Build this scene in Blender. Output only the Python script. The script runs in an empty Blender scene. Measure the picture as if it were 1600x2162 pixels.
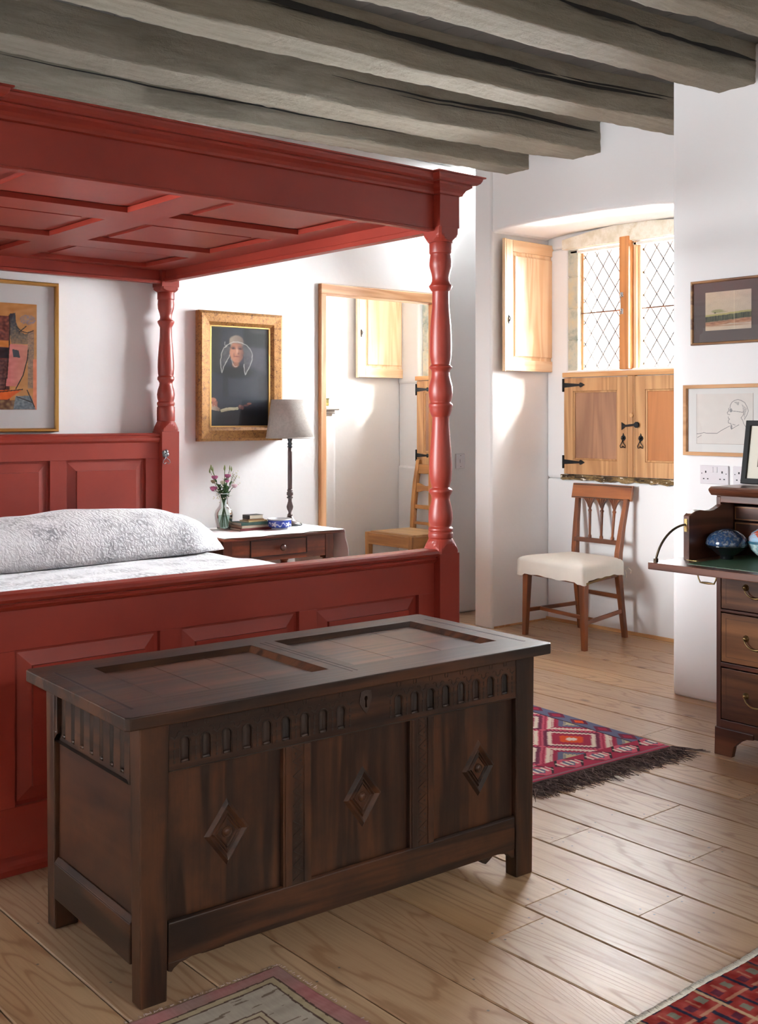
import bpy, bmesh, math, random
import numpy as np
from mathutils import Vector, Matrix, noise
from mathutils.geometry import tessellate_polygon
random.seed(7)
PI=math.pi
SC=bpy.context.scene; COL=SC.collection
# ------------------------------------------------------------------ materials
def lin(c):
    return tuple(((v/255.0)/12.92 if v/255.0<=0.04045 else ((v/255.0+0.055)/1.055)**2.4) for v in c)+(1.0,)
MATS={}
def newmat(name):
    m=bpy.data.materials.new(name); m.use_nodes=True
    nt=m.node_tree; nt.nodes.clear()
    out=nt.nodes.new('ShaderNodeOutputMaterial'); b=nt.nodes.new('ShaderNodeBsdfPrincipled')
    nt.links.new(b.outputs[0],out.inputs[0]); MATS[name]=m
    return m,nt,b,out
def N(nt,t,**k):
    n=nt.nodes.new('ShaderNode'+t)
    for a,v in k.items(): setattr(n,a,v)
    return n
def ramp(nt,fac,stops):
    r=N(nt,'ValToRGB'); els=r.color_ramp.elements
    els[0].position,els[0].color=stops[0]; els[1].position,els[1].color=stops[-1]
    for p,c in stops[1:-1]:
        e=els.new(p); e.color=c
    nt.links.new(fac,r.inputs[0]); return r.outputs[0]
def coords(nt,scale,rnd=True,kind='Object'):
    tc=N(nt,'TexCoord'); mp=N(nt,'Mapping'); mp.inputs['Scale'].default_value=scale
    src=tc.outputs[kind]
    if rnd:
        oi=N(nt,'ObjectInfo'); mul=N(nt,'VectorMath',operation='SCALE'); mul.inputs[0].default_value=(7.3,11.1,5.7)
        nt.links.new(oi.outputs['Random'],mul.inputs['Scale'])
        ad=N(nt,'VectorMath',operation='ADD'); nt.links.new(src,ad.inputs[0]); nt.links.new(mul.outputs[0],ad.inputs[1]); src=ad.outputs[0]
    nt.links.new(src,mp.inputs['Vector']); return mp.outputs[0]
def noise_tex(nt,vec,scale,detail=5,rough=0.6,dist=0.0):
    n=N(nt,'TexNoise'); n.inputs['Scale'].default_value=scale; n.inputs['Detail'].default_value=detail
    n.inputs['Roughness'].default_value=rough; n.inputs['Distortion'].default_value=dist
    nt.links.new(vec,n.inputs['Vector']); return n.outputs['Fac']
def mixc(nt,fac,a,b,mode='MIX'):
    m=N(nt,'MixRGB',blend_type=mode)
    for i,v in ((0,fac),(1,a),(2,b)):
        if isinstance(v,(int,float)): m.inputs[i].default_value=v
        elif isinstance(v,tuple): m.inputs[i].default_value=v
        else: nt.links.new(v,m.inputs[i])
    return m.outputs[0]
def math_(nt,op,a,b=0.0):
    m=N(nt,'Math',operation=op)
    for i,v in ((0,a),(1,b)):
        if isinstance(v,(int,float)): m.inputs[i].default_value=v
        else: nt.links.new(v,m.inputs[i])
    return m.outputs[0]
def bump(nt,b,h,strength,dist=0.002,prev=None):
    bp=N(nt,'Bump'); bp.inputs['Strength'].default_value=strength; bp.inputs['Distance'].default_value=dist
    nt.links.new(h,bp.inputs['Height'])
    if prev is not None: nt.links.new(prev,bp.inputs['Normal'])
    nt.links.new(bp.outputs[0],b.inputs['Normal']); return bp.outputs[0]
def wood(name,c1,c2,axis='z',s=16,rough=0.45,bmp=0.25,ringk=10,dark=None,spec=0.5,coat=0.0):
    key=name+'_'+axis
    if key in MATS: return MATS[key]
    m,nt,b,o=newmat(key)
    sc=[s,s,s]; sc['xyz'.index(axis)]=s*0.07
    v=coords(nt,tuple(sc))
    n1=noise_tex(nt,v,0.35,3,0.5,0.6)
    r=math_(nt,'SINE',math_(nt,'MULTIPLY',n1,ringk*6.28))
    r=math_(nt,'MULTIPLY_ADD',r,0.5); 
    nt.nodes[-1].inputs[2].default_value=0.5
    n2=noise_tex(nt,v,5.0,6,0.7)
    f=math_(nt,'ADD',math_(nt,'MULTIPLY',r,0.55),math_(nt,'MULTIPLY',n2,0.5))
    col=ramp(nt,f,[(0.2,lin(c1)),(0.85,lin(c2))])
    if dark:
        n3=noise_tex(nt,coords(nt,(3,3,3)),1.6,5,0.65)
        col=mixc(nt,ramp(nt,n3,[(0.45,(0,0,0,1)),(0.7,(0.8,0.8,0.8,1))]),col,lin(dark))
    nt.links.new(col,b.inputs['Base Color'])
    b.inputs['Roughness'].default_value=rough
    b.inputs['Specular IOR Level'].default_value=spec
    b.inputs['Coat Weight'].default_value=coat; b.inputs['Coat Roughness'].default_value=0.25
    bump(nt,b,f,bmp,0.001)
    return m
def plain(name,c,rough=0.5,metal=0.0,bmp=0.0,bs=60,var=0.0,spec=0.5,sheen=0.0,coat=0.0):
    if name in MATS: return MATS[name]
    m,nt,b,o=newmat(name)
    b.inputs['Base Color'].default_value=lin(c); b.inputs['Roughness'].default_value=rough
    b.inputs['Metallic'].default_value=metal; b.inputs['Specular IOR Level'].default_value=spec
    b.inputs['Sheen Weight'].default_value=sheen; b.inputs['Coat Weight'].default_value=coat
    v=coords(nt,(1,1,1))
    if var>0:
        n=noise_tex(nt,v,bs*0.2,4,0.6)
        d=tuple(int(x*(1-var)) for x in c)
        nt.links.new(ramp(nt,n,[(0.3,lin(d)),(0.7,lin(c))]),b.inputs['Base Color'])
    if bmp>0: bump(nt,b,noise_tex(nt,v,bs,6,0.65),bmp,0.003)
    return m
def vcol(name,rough=0.8,bmp=0.0,bs=200,spec=0.3,metal=0.0):
    if name in MATS: return MATS[name]
    m,nt,b,o=newmat(name)
    a=N(nt,'Attribute',attribute_name='paint'); nt.links.new(a.outputs['Color'],b.inputs['Base Color'])
    b.inputs['Roughness'].default_value=rough; b.inputs['Specular IOR Level'].default_value=spec; b.inputs['Metallic'].default_value=metal
    if bmp: bump(nt,b,noise_tex(nt,coords(nt,(1,1,1)),bs,4,0.6),bmp,0.002)
    return m
def glassy(name,tint=(255,255,255),refl=1.0,rough=0.0):
    if name in MATS: return MATS[name]
    m,nt,b,o=newmat(name); nt.nodes.remove(b)
    t=N(nt,'BsdfTransparent'); t.inputs[0].default_value=lin(tint)
    g=N(nt,'BsdfGlossy'); g.inputs['Roughness'].default_value=rough
    fr=N(nt,'Fresnel'); fr.inputs['IOR'].default_value=1.5
    mx=N(nt,'MixShader'); nt.links.new(math_(nt,'MULTIPLY',fr.outputs[0],refl),mx.inputs[0])
    nt.links.new(t.outputs[0],mx.inputs[1]); nt.links.new(g.outputs[0],mx.inputs[2]); nt.links.new(mx.outputs[0],o.inputs[0])
    return m
def red_paint():
    m,nt,b,o=newmat('red_paint')
    v=coords(nt,(4,4,60),rnd=True)
    n=noise_tex(nt,v,2.0,5,0.7)
    n2=noise_tex(nt,coords(nt,(1,1,1)),3,4,0.6)
    c=ramp(nt,n2,[(0.35,lin((134,43,31))),(0.7,lin((147,51,37)))])
    nt.links.new(c,b.inputs['Base Color']); b.inputs['Roughness'].default_value=0.4
    b.inputs['Specular IOR Level'].default_value=0.5
    bump(nt,b,n,0.12,0.001)
    return m
def plaster(name='white_plaster',c=(245,245,245),b1=0.35):
    m,nt,b,o=newmat(name)
    v=coords(nt,(1,1,1),rnd=False)
    n=noise_tex(nt,v,2.2,4,0.5); n2=noise_tex(nt,v,28,5,0.6)
    h=math_(nt,'ADD',n,math_(nt,'MULTIPLY',n2,0.06))
    b.inputs['Base Color'].default_value=lin(c); b.inputs['Roughness'].default_value=0.75; b.inputs['Specular IOR Level'].default_value=0.2
    bump(nt,b,h,b1,0.03)
    return m
def beam_mat():
    m,nt,b,o=newmat('painted_beam')
    v=coords(nt,(1.2,14,14)); v2=coords(nt,(1,1,1))
    g=noise_tex(nt,v,1.6,7,0.75,0.5); n=noise_tex(nt,v2,7,8,0.7); n3=noise_tex(nt,v2,45,6,0.7)
    c=ramp(nt,g,[(0.25,lin((130,124,110))),(0.5,lin((153,146,131))),(0.75,lin((170,162,147)))])
    n5=noise_tex(nt,coords(nt,(4,40,40)),3.0,6,0.8,0.8)
    c=mixc(nt,ramp(nt,n5,[(0.60,(0,0,0,1)),(0.72,(0.55,0.55,0.55,1))]),c,lin((98,92,82)))
    c=mixc(nt,ramp(nt,n,[(0.68,(0,0,0,1)),(0.78,(0.5,0.5,0.5,1))]),c,lin((96,90,82)))
    nt.links.new(c,b.inputs['Base Color']); b.inputs['Roughness'].default_value=0.7; b.inputs['Specular IOR Level'].default_value=0.25
    h=math_(nt,'ADD',math_(nt,'MULTIPLY',g,0.5),math_(nt,'ADD',math_(nt,'MULTIPLY',n,0.6),math_(nt,'MULTIPLY',n3,0.22)))
    bump(nt,b,h,1.0,0.028)
    return m
def floor_mat():
    m,nt,b,o=newmat('pine_boards')
    at=N(nt,'Attribute',attribute_name='paint'); tc=N(nt,'TexCoord')
    off=N(nt,'VectorMath',operation='SCALE'); off.inputs['Scale'].default_value=23.0; nt.links.new(at.outputs['Color'],off.inputs[0])
    ad=N(nt,'VectorMath',operation='ADD'); nt.links.new(tc.outputs['Object'],ad.inputs[0]); nt.links.new(off.outputs[0],ad.inputs[1])
    def mp(sc):
        q=N(nt,'Mapping'); q.inputs['Scale'].default_value=sc; nt.links.new(ad.outputs[0],q.inputs[0]); return q.outputs[0]
    n1=noise_tex(nt,mp((4.0,0.55,1)),1.0,2,0.45,0.35)
    sp=N(nt,'SeparateColor'); nt.links.new(at.outputs['Color'],sp.inputs[0])
    wob=noise_tex(nt,mp((22,2.2,1)),1.0,3,0.6)
    ph=math_(nt,'MULTIPLY',n1,math_(nt,'ADD',math_(nt,'MULTIPLY',sp.outputs[0],170.0),70.0))
    rg=math_(nt,'SINE',math_(nt,'ADD',ph,math_(nt,'MULTIPLY',wob,5.0)))
    ring=ramp(nt,rg,[(0.0,(0,0,0,1)),(0.75,(0.25,0.25,0.25,1)),(1.0,(1,1,1,1))])
    fine=noise_tex(nt,mp((90,3.0,1)),1.0,5,0.7)
    patch=noise_tex(nt,mp((3,1.2,1)),1.0,3,0.5)
    vr=N(nt,'TexVoronoi'); vr.inputs['Scale'].default_value=1.0; nt.links.new(mp((7.0,3.2,1)),vr.inputs['Vector'])
    knot=ramp(nt,vr.outputs['Distance'],[(0.0,(1,1,1,1)),(0.06,(0.75,0.75,0.75,1)),(0.13,(0,0,0,1))])
    base=ramp(nt,patch,[(0.3,lin((182,144,104))),(0.7,lin((212,178,140)))])
    base=mixc(nt,math_(nt,'MULTIPLY',sp.outputs[1],0.75),base,lin((164,124,88)))
    base=mixc(nt,math_(nt,'MULTIPLY',sp.outputs[2],0.4),base,lin((188,172,154)))
    c=mixc(nt,math_(nt,'MULTIPLY',ring,0.5),base,lin((134,88,54)))
    c=mixc(nt,math_(nt,'MULTIPLY',ramp(nt,fine,[(0.45,(0,0,0,1)),(0.75,(1,1,1,1))]),0.34),c,lin((122,92,66)))
    c=mixc(nt,math_(nt,'MULTIPLY',knot,0.85),c,lin((92,64,48)))
    nt.links.new(c,b.inputs['Base Color']); 
    r=ramp(nt,fine,[(0.2,(0.30,0.30,0.30,1)),(0.9,(0.46,0.46,0.46,1))]); nt.links.new(r,b.inputs['Roughness'])
    b.inputs['Specular IOR Level'].default_value=0.5
    h=math_(nt,'ADD',math_(nt,'MULTIPLY',ring,0.3),math_(nt,'ADD',math_(nt,'MULTIPLY',fine,0.3),patch))
    bump(nt,b,h,0.2,0.0015)
    return m
def quilt_mat():
    m,nt,b,o=newmat('white_quilting')
    v=coords(nt,(1,1,1),rnd=False)
    vo=N(nt,'TexVoronoi'); vo.feature='F1'; vo.inputs['Scale'].default_value=68
    dv=N(nt,'Mapping'); dv.inputs['Scale'].default_value=(1,0.45,1); dv.inputs['Rotation'].default_value=(0,0,0.5); nt.links.new(v,dv.inputs[0])
    nn=N(nt,'TexNoise'); nn.inputs['Scale'].default_value=26; nt.links.new(dv.outputs[0],nn.inputs['Vector'])
    mx=N(nt,'MixRGB'); mx.inputs[0].default_value=0.06; nt.links.new(dv.outputs[0],mx.inputs[1]); nt.links.new(nn.outputs['Color'],mx.inputs[2])
    nt.links.new(mx.outputs[0],vo.inputs['Vector'])
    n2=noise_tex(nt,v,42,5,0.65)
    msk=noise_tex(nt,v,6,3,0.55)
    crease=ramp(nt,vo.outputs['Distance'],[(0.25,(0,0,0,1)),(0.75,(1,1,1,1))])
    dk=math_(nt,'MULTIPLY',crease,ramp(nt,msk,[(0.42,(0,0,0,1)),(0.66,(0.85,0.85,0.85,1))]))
    c=mixc(nt,dk,lin((232,234,237)),lin((122,124,132)))  # grey mixed into the creases: shade of the relief put into the colour
    nt.links.new(c,b.inputs['Base Color'])
    b.inputs['Roughness'].default_value=0.85; b.inputs['Specular IOR Level'].default_value=0.15; b.inputs['Sheen Weight'].default_value=0.2
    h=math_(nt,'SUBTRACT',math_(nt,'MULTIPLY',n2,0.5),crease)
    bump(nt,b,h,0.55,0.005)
    return m
def stone_mat():
    m,nt,b,o=newmat('old_stone')
    v=coords(nt,(1,1,1),rnd=False); n=noise_tex(nt,v,9,6,0.65); n2=noise_tex(nt,v,60,5,0.7)
    nt.links.new(ramp(nt,n,[(0.35,lin((150,160,150))),(0.5,lin((198,196,180))),(0.7,lin((215,200,165)))]),b.inputs['Base Color'])
    b.inputs['Roughness'].default_value=0.85; bump(nt,b,math_(nt,'ADD',n,math_(nt,'MULTIPLY',n2,.3)),0.5,0.01); return m
def stone_mat2():
    m,nt,b,o=newmat('cream_stone')
    v=coords(nt,(1,1,1),rnd=False); n=noise_tex(nt,v,9,6,0.65)
    nt.links.new(ramp(nt,n,[(0.35,lin((224,214,190))),(0.55,lin((244,238,224))),(0.7,lin((214,198,164)))]),b.inputs['Base Color'])
    b.inputs['Roughness'].default_value=0.85; bump(nt,b,n,0.4,0.01); return m
def rot_mat():
    m,nt,b,o=newmat('rotten_timber')
    v=coords(nt,(20,3,20)); n=noise_tex(nt,v,2.2,7,0.75,0.4); v2=coords(nt,(30,12,30)); n2=noise_tex(nt,v2,1.3,4,0.6)
    c=ramp(nt,n,[(0.38,lin((40,26,16))),(0.5,lin((112,88,52))),(0.62,lin((166,140,98)))])
    c=mixc(nt,ramp(nt,n2,[(0.60,(0,0,0,1)),(0.63,(1,1,1,1))]),c,lin((236,230,218)))
    nt.links.new(c,b.inputs['Base Color']); b.inputs['Roughness'].default_value=0.9; bump(nt,b,n,0.8,0.01); return m
def ceramic(name,c1,c2,c3,s=70,rough=0.12):
    m,nt,b,o=newmat(name)
    v=coords(nt,(1,1,1)); vo=N(nt,'TexVoronoi'); vo.inputs['Scale'].default_value=s; nt.links.new(v,vo.inputs['Vector'])
    n=noise_tex(nt,v,s*0.35,3,0.5)
    c=ramp(nt,vo.outputs['Distance'],[(0.1,lin(c2)),(0.3,lin(c1)),(0.55,lin(c1))])
    c=mixc(nt,ramp(nt,n,[(0.52,(0,0,0,1)),(0.58,(1,1,1,1))]),c,lin(c3))
    nt.links.new(c,b.inputs['Base Color']); b.inputs['Roughness'].default_value=rough; b.inputs['Coat Weight'].default_value=0.5
    return m
def gilt():
    m,nt,b,o=newmat('gilt')
    v=coords(nt,(1,1,1)); n=noise_tex(nt,v,60,7,0.75,1.2)
    c=ramp(nt,n,[(0.36,lin((74,46,26))),(0.47,lin((150,104,54))),(0.7,lin((178,130,74)))])
    nt.links.new(c,b.inputs['Base Color']); b.inputs['Metallic'].default_value=0.35; b.inputs['Roughness'].default_value=0.42
    bump(nt,b,n,0.35,0.002); return m
RED=red_paint(); PLA=plaster(); BEAM=beam_mat(); FLO=floor_mat(); QUI=quilt_mat(); STO=stone_mat(); STL=stone_mat2(); ROT=rot_mat(); GILT=gilt()
CHEST=lambda a:wood('dark_oak',(30,18,12),(70,41,24),a,40,0.40,0.45,3,dark=(28,19,15),spec=0.35)
PINE=lambda a:wood('new_pine',(224,182,138),(242,212,176),a,14,0.42,0.12,9)
OLDP=lambda a:wood('old_pine',(166,118,74),(198,152,104),a,14,0.5,0.15,8)
OLDPANEL=lambda a:wood('old_pine_panel',(136,96,72),(164,120,90),a,18,0.55,0.12,5)
ORPANEL=lambda a:wood('orange_pine_panel',(158,98,54),(180,116,66),a,18,0.5,0.12,5)
MAHO=lambda a:wood('mahogany',(54,28,20),(98,56,38),a,16,0.3,0.08,5,coat=0.3)
MAHL=lambda a:wood('light_mahogany',(128,74,40),(166,104,62),a,14,0.3,0.06,6,coat=0.25)
CHAIRW=lambda a:wood('chair_mahogany',(84,44,24),(138,78,42),a,16,0.34,0.08,4)
ELM=lambda a:wood('honey_elm',(136,88,44),(182,128,74),a,16,0.42,0.1,6)
TABW=lambda a:wood('table_mahogany',(78,36,20),(136,68,38),a,16,0.32,0.08,4,dark=(60,28,18))
WHITE=plain('white_paint',(240,238,232),0.5)
IRON=plain('black_iron',(34,35,38),0.45,0.7,0.3,120)
BRASS=plain('aged_brass',(120,98,64),0.32,0.9,0.1,80)
BRASSB=plain('bright_brass',(205,180,120),0.25,0.9)
CHROME=plain('bright_metal',(200,200,202),0.2,1.0)
GLAZ=glassy('picture_glass',refl=0.45)
PANE=glassy('window_glass',refl=0.6)
VAG=glassy('clear_glass',(236,244,240),1.0,0.02)
# ------------------------------------------------------------------ mesh builder
class MB:
    def __init__(s): s.v=[]; s.f=[]; s.sm=[]; s.mi=[]; s.cur=0; s.col=None
    def add(s,vs,fs,smooth=False):
        o=len(s.v); s.v+= [tuple(p) for p in vs]
        for f in fs: s.f.append(tuple(i+o for i in f)); s.sm.append(smooth); s.mi.append(s.cur)
        return s
    def box(s,x0,x1,y0,y1,z0,z1):
        x0,x1=min(x0,x1),max(x0,x1); y0,y1=min(y0,y1),max(y0,y1); z0,z1=min(z0,z1),max(z0,z1)
        vs=[(x,y,z) for z in (z0,z1) for y in (y0,y1) for x in (x0,x1)]
        return s.add(vs,[(0,2,3,1),(4,5,7,6),(0,1,5,4),(2,6,7,3),(0,4,6,2),(1,3,7,5)])
    def hexa(s,b,t):  # bottom quad, top quad (ccw from above)
        return s.add(list(b)+list(t),[(3,2,1,0),(4,5,6,7),(0,1,5,4),(1,2,6,5),(2,3,7,6),(3,0,4,7)])
    def bar(s,p,q,w,h,up=(0,0,1),w2=None,h2=None):
        p=Vector(p); q=Vector(q); d=(q-p).normalized(); u=Vector(up)
        if abs(d.dot(u))>0.98: u=Vector((0,1,0))
        r=d.cross(u).normalized(); u=r.cross(d).normalized()
        w2=w if w2 is None else w2; h2=h if h2 is None else h2
        def ring(c,w,h): return [c-r*w/2-u*h/2,c+r*w/2-u*h/2,c+r*w/2+u*h/2,c-r*w/2+u*h/2]
        vs=ring(p,w,h)+ring(q,w2,h2)
        return s.add(vs,[(0,3,2,1),(4,5,6,7),(0,1,5,4),(1,2,6,5),(2,3,7,6),(3,0,4,7)])
    def prism(s,pts,axis,a,b,smooth=False):
        # pts 2D in the other two axes order (x,y,z minus axis); extruded a..b
        def P(p,t):
            if axis=='x': return (t,p[0],p[1])
            if axis=='y': return (p[0],t,p[1])
            return (p[0],p[1],t)
        n=len(pts); vs=[P(p,a) for p in pts]+[P(p,b) for p in pts]
        o=len(s.v)
        tri=tessellate_polygon([[Vector((p[0],p[1],0)) for p in pts]])
        fs=[tuple(t) for t in tri]+[tuple(i+n for i in reversed(t)) for t in tri]
        s.add(vs,fs); 
        o2=[]
        for i in range(n): o2.append((i,(i+1)%n,(i+1)%n+n,i+n))
        base=o
        for f in o2: s.f.append(tuple(k+base for k in f)); s.sm.append(smooth); s.mi.append(s.cur)
        return s
    def plate(s,outer,holes,axis,a,b):
        def P(p,t):
            if axis=='x': return (t,p[0],p[1])
            if axis=='y': return (p[0],t,p[1])
            return (p[0],p[1],t)
        loops=[outer]+holes; allp=[p for l in loops for p in l]; n=len(allp)
        tri=tessellate_polygon([[Vector((p[0],p[1],0)) for p in l] for l in loops])
        vs=[P(p,a) for p in allp]+[P(p,b) for p in allp]
        fs=[tuple(t) for t in tri]+[tuple(i+n for i in reversed(t)) for t in tri]
        k=0
        for l in loops:
            m=len(l)
            for i in range(m): fs.append((k+i,k+(i+1)%m,k+(i+1)%m+n,k+i+n))
            k+=m
        return s.add(vs,fs)
    def lathe(s,prof,c=(0,0,0),seg=28,axis='z',smooth=True,sx=1,sy=1,cap=True):
        vs=[];fs=[]
        for (r,z) in prof:
            for i in range(seg):
                a=2*PI*i/seg; x,y=r*math.cos(a)*sx,r*math.sin(a)*sy
                p={'z':(x,y,z),'x':(z,x,y),'y':(x,z,y)}[axis]
                vs.append((c[0]+p[0],c[1]+p[1],c[2]+p[2]))
        n=len(prof)
        for j in range(n-1):
            for i in range(seg):
                k=(i+1)%seg; fs.append((j*seg+i,j*seg+k,(j+1)*seg+k,(j+1)*seg+i))
        s.add(vs,fs,smooth)
        if cap:
            o=len(s.v)-len(vs)
            s.f.append(tuple(o+i for i in range(seg-1,-1,-1))); s.sm.append(False); s.mi.append(s.cur)
            s.f.append(tuple(o+(n-1)*seg+i for i in range(seg))); s.sm.append(False); s.mi.append(s.cur)
        return s
    def tube(s,path,r,seg=8,smooth=True,flat=1.0,up=(0,0,1)):
        path=[Vector(p) for p in path]; n=len(path)
        rs=r if isinstance(r,(list,tuple)) else [r]*n
        vs=[]
        prev=None
        for i,p in enumerate(path):
            d=(path[min(i+1,n-1)]-path[max(i-1,0)]).normalized()
            if prev is None:
                u=Vector(up)
                if abs(d.dot(u))>0.95: u=Vector((0,1,0)) if abs(d.y)<0.9 else Vector((1,0,0))
                r_=d.cross(u).normalized()
            else:
                r_=(prev-d*prev.dot(d)).normalized()
            prev=r_; u2=r_.cross(d).normalized()
            for k in range(seg):
                a=2*PI*k/seg; vs.append(p+r_*math.cos(a)*rs[i]+u2*math.sin(a)*rs[i]*flat)
        fs=[]
        for j in range(n-1):
            for i in range(seg):
                k=(i+1)%seg; fs.append((j*seg+i,j*seg+k,(j+1)*seg+k,(j+1)*seg+i))
        fs.append(tuple(range(seg-1,-1,-1))); fs.append(tuple((n-1)*seg+i for i in range(seg)))
        return s.add(vs,fs,smooth)
    def ball(s,c,r,sx=1,sy=1,sz=1,seg=14,rings=9):
        prof=[(max(1e-5,r*math.sin(PI*j/rings)),-r*math.cos(PI*j/rings)*sz) for j in range(rings+1)]
        return s.lathe(prof,c,seg,sx=sx,sy=sy)
    def grid(s,fn,nu,nv,smooth=True,colfn=None,closed=False):
        vs=[fn(i/nu,j/nv) for j in range(nv+1) for i in range(nu+1)]
        fs=[(j*(nu+1)+i,j*(nu+1)+i+1,(j+1)*(nu+1)+i+1,(j+1)*(nu+1)+i) for j in range(nv) for i in range(nu)]
        return s.add(vs,fs,smooth)
    def obj(s,name,mat,parent=None,bevel=0.0,loc=None,seg=2,subd=0,solid=0.0,colors=None,rz=0,angle=35):
        me=bpy.data.meshes.new(name)
        me.from_pydata(s.v,[],s.f)
        bm=bmesh.new(); bm.from_mesh(me)
        bmesh.ops.recalc_face_normals(bm,faces=bm.faces) if solid==0.0 and colors is None else None
        bm.to_mesh(me); bm.free()
        me.polygons.foreach_set('use_smooth',s.sm); me.polygons.foreach_set('material_index',s.mi)
        for mm in (mat if isinstance(mat,list) else [mat]): me.materials.append(mm)
        if colors is not None:
            ca=me.color_attributes.new('paint','FLOAT_COLOR','POINT' if len(colors)==len(s.v) else 'CORNER')
            ca.data.foreach_set('color',np.asarray(colors,dtype=np.float32).ravel())
        me.update()
        o=bpy.data.objects.new(name,me); COL.objects.link(o)
        if parent: o.parent=parent
        if loc: o.location=loc
        if rz: o.rotation_euler=(0,0,rz)
        if solid:
            q=o.modifiers.new('t','SOLIDIFY'); q.thickness=solid; q.offset=-1
        if bevel:
            q=o.modifiers.new('b','BEVEL'); q.width=bevel; q.segments=seg; q.limit_method='ANGLE'; q.angle_limit=math.radians(angle)
        if subd:
            q=o.modifiers.new('s','SUBSURF'); q.levels=subd; q.render_levels=subd
        return o
def tag(o,label,cat=None,group=None,kind=None):
    o['label']=label
    if cat: o['category']=cat
    if group: o['group']=group
    if kind: o['kind']=kind
    return o
def thing(name,label,cat,loc=(0,0,0),rz=0.0,group=None):
    o=bpy.data.objects.new(name,None); COL.objects.link(o); o.empty_display_size=0.1
    o.location=loc; o.rotation_euler=(0,0,rz); return tag(o,label,cat,group)
def struct(o): o['kind']='structure'; return o
def copy_tree(o,parent=None):
    c=o.copy(); COL.objects.link(c)
    if parent is not None: c.parent=parent
    for ch in list(o.children): copy_tree(ch,c)
    return c
def lerp(a,b,t): return a+(b-a)*t
def raised(mb,x0,x1,z0,z1,y,out,bev,axis='y',sgn=-1):
    """fielded panel on plane 'axis'=y; rises toward sgn*axis by out over bevel width bev"""
    a=[(x0,z0),(x1,z0),(x1,z1),(x0,z1)]; b=[(x0+bev,z0+bev),(x1-bev,z0+bev),(x1-bev,z1-bev),(x0+bev,z1-bev)]
    def P(p,t): return (p[0],t,p[1]) if axis=='y' else ((t,p[0],p[1]) if axis=='x' else (p[0],p[1],t))
    y1=y+sgn*out*0.5; y2=y+sgn*out
    c=[(x0+bev,z0+bev),(x1-bev,z0+bev),(x1-bev,z1-bev),(x0+bev,z1-bev)]
    vs=[P(p,y) for p in a]+[P(p,y1) for p in b]+[P(p,y2) for p in c]
    fs=[]
    for k in (0,4):
        for i in range(4): fs.append((k+i,k+(i+1)%4,k+4+(i+1)%4,k+4+i))
    fs.append((8,9,10,11)); fs.append((3,2,1,0))
    mb.add(vs,fs)
def rect(x0,x1,z0,z1): return [(x0,z0),(x1,z0),(x1,z1),(x0,z1)]
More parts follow.
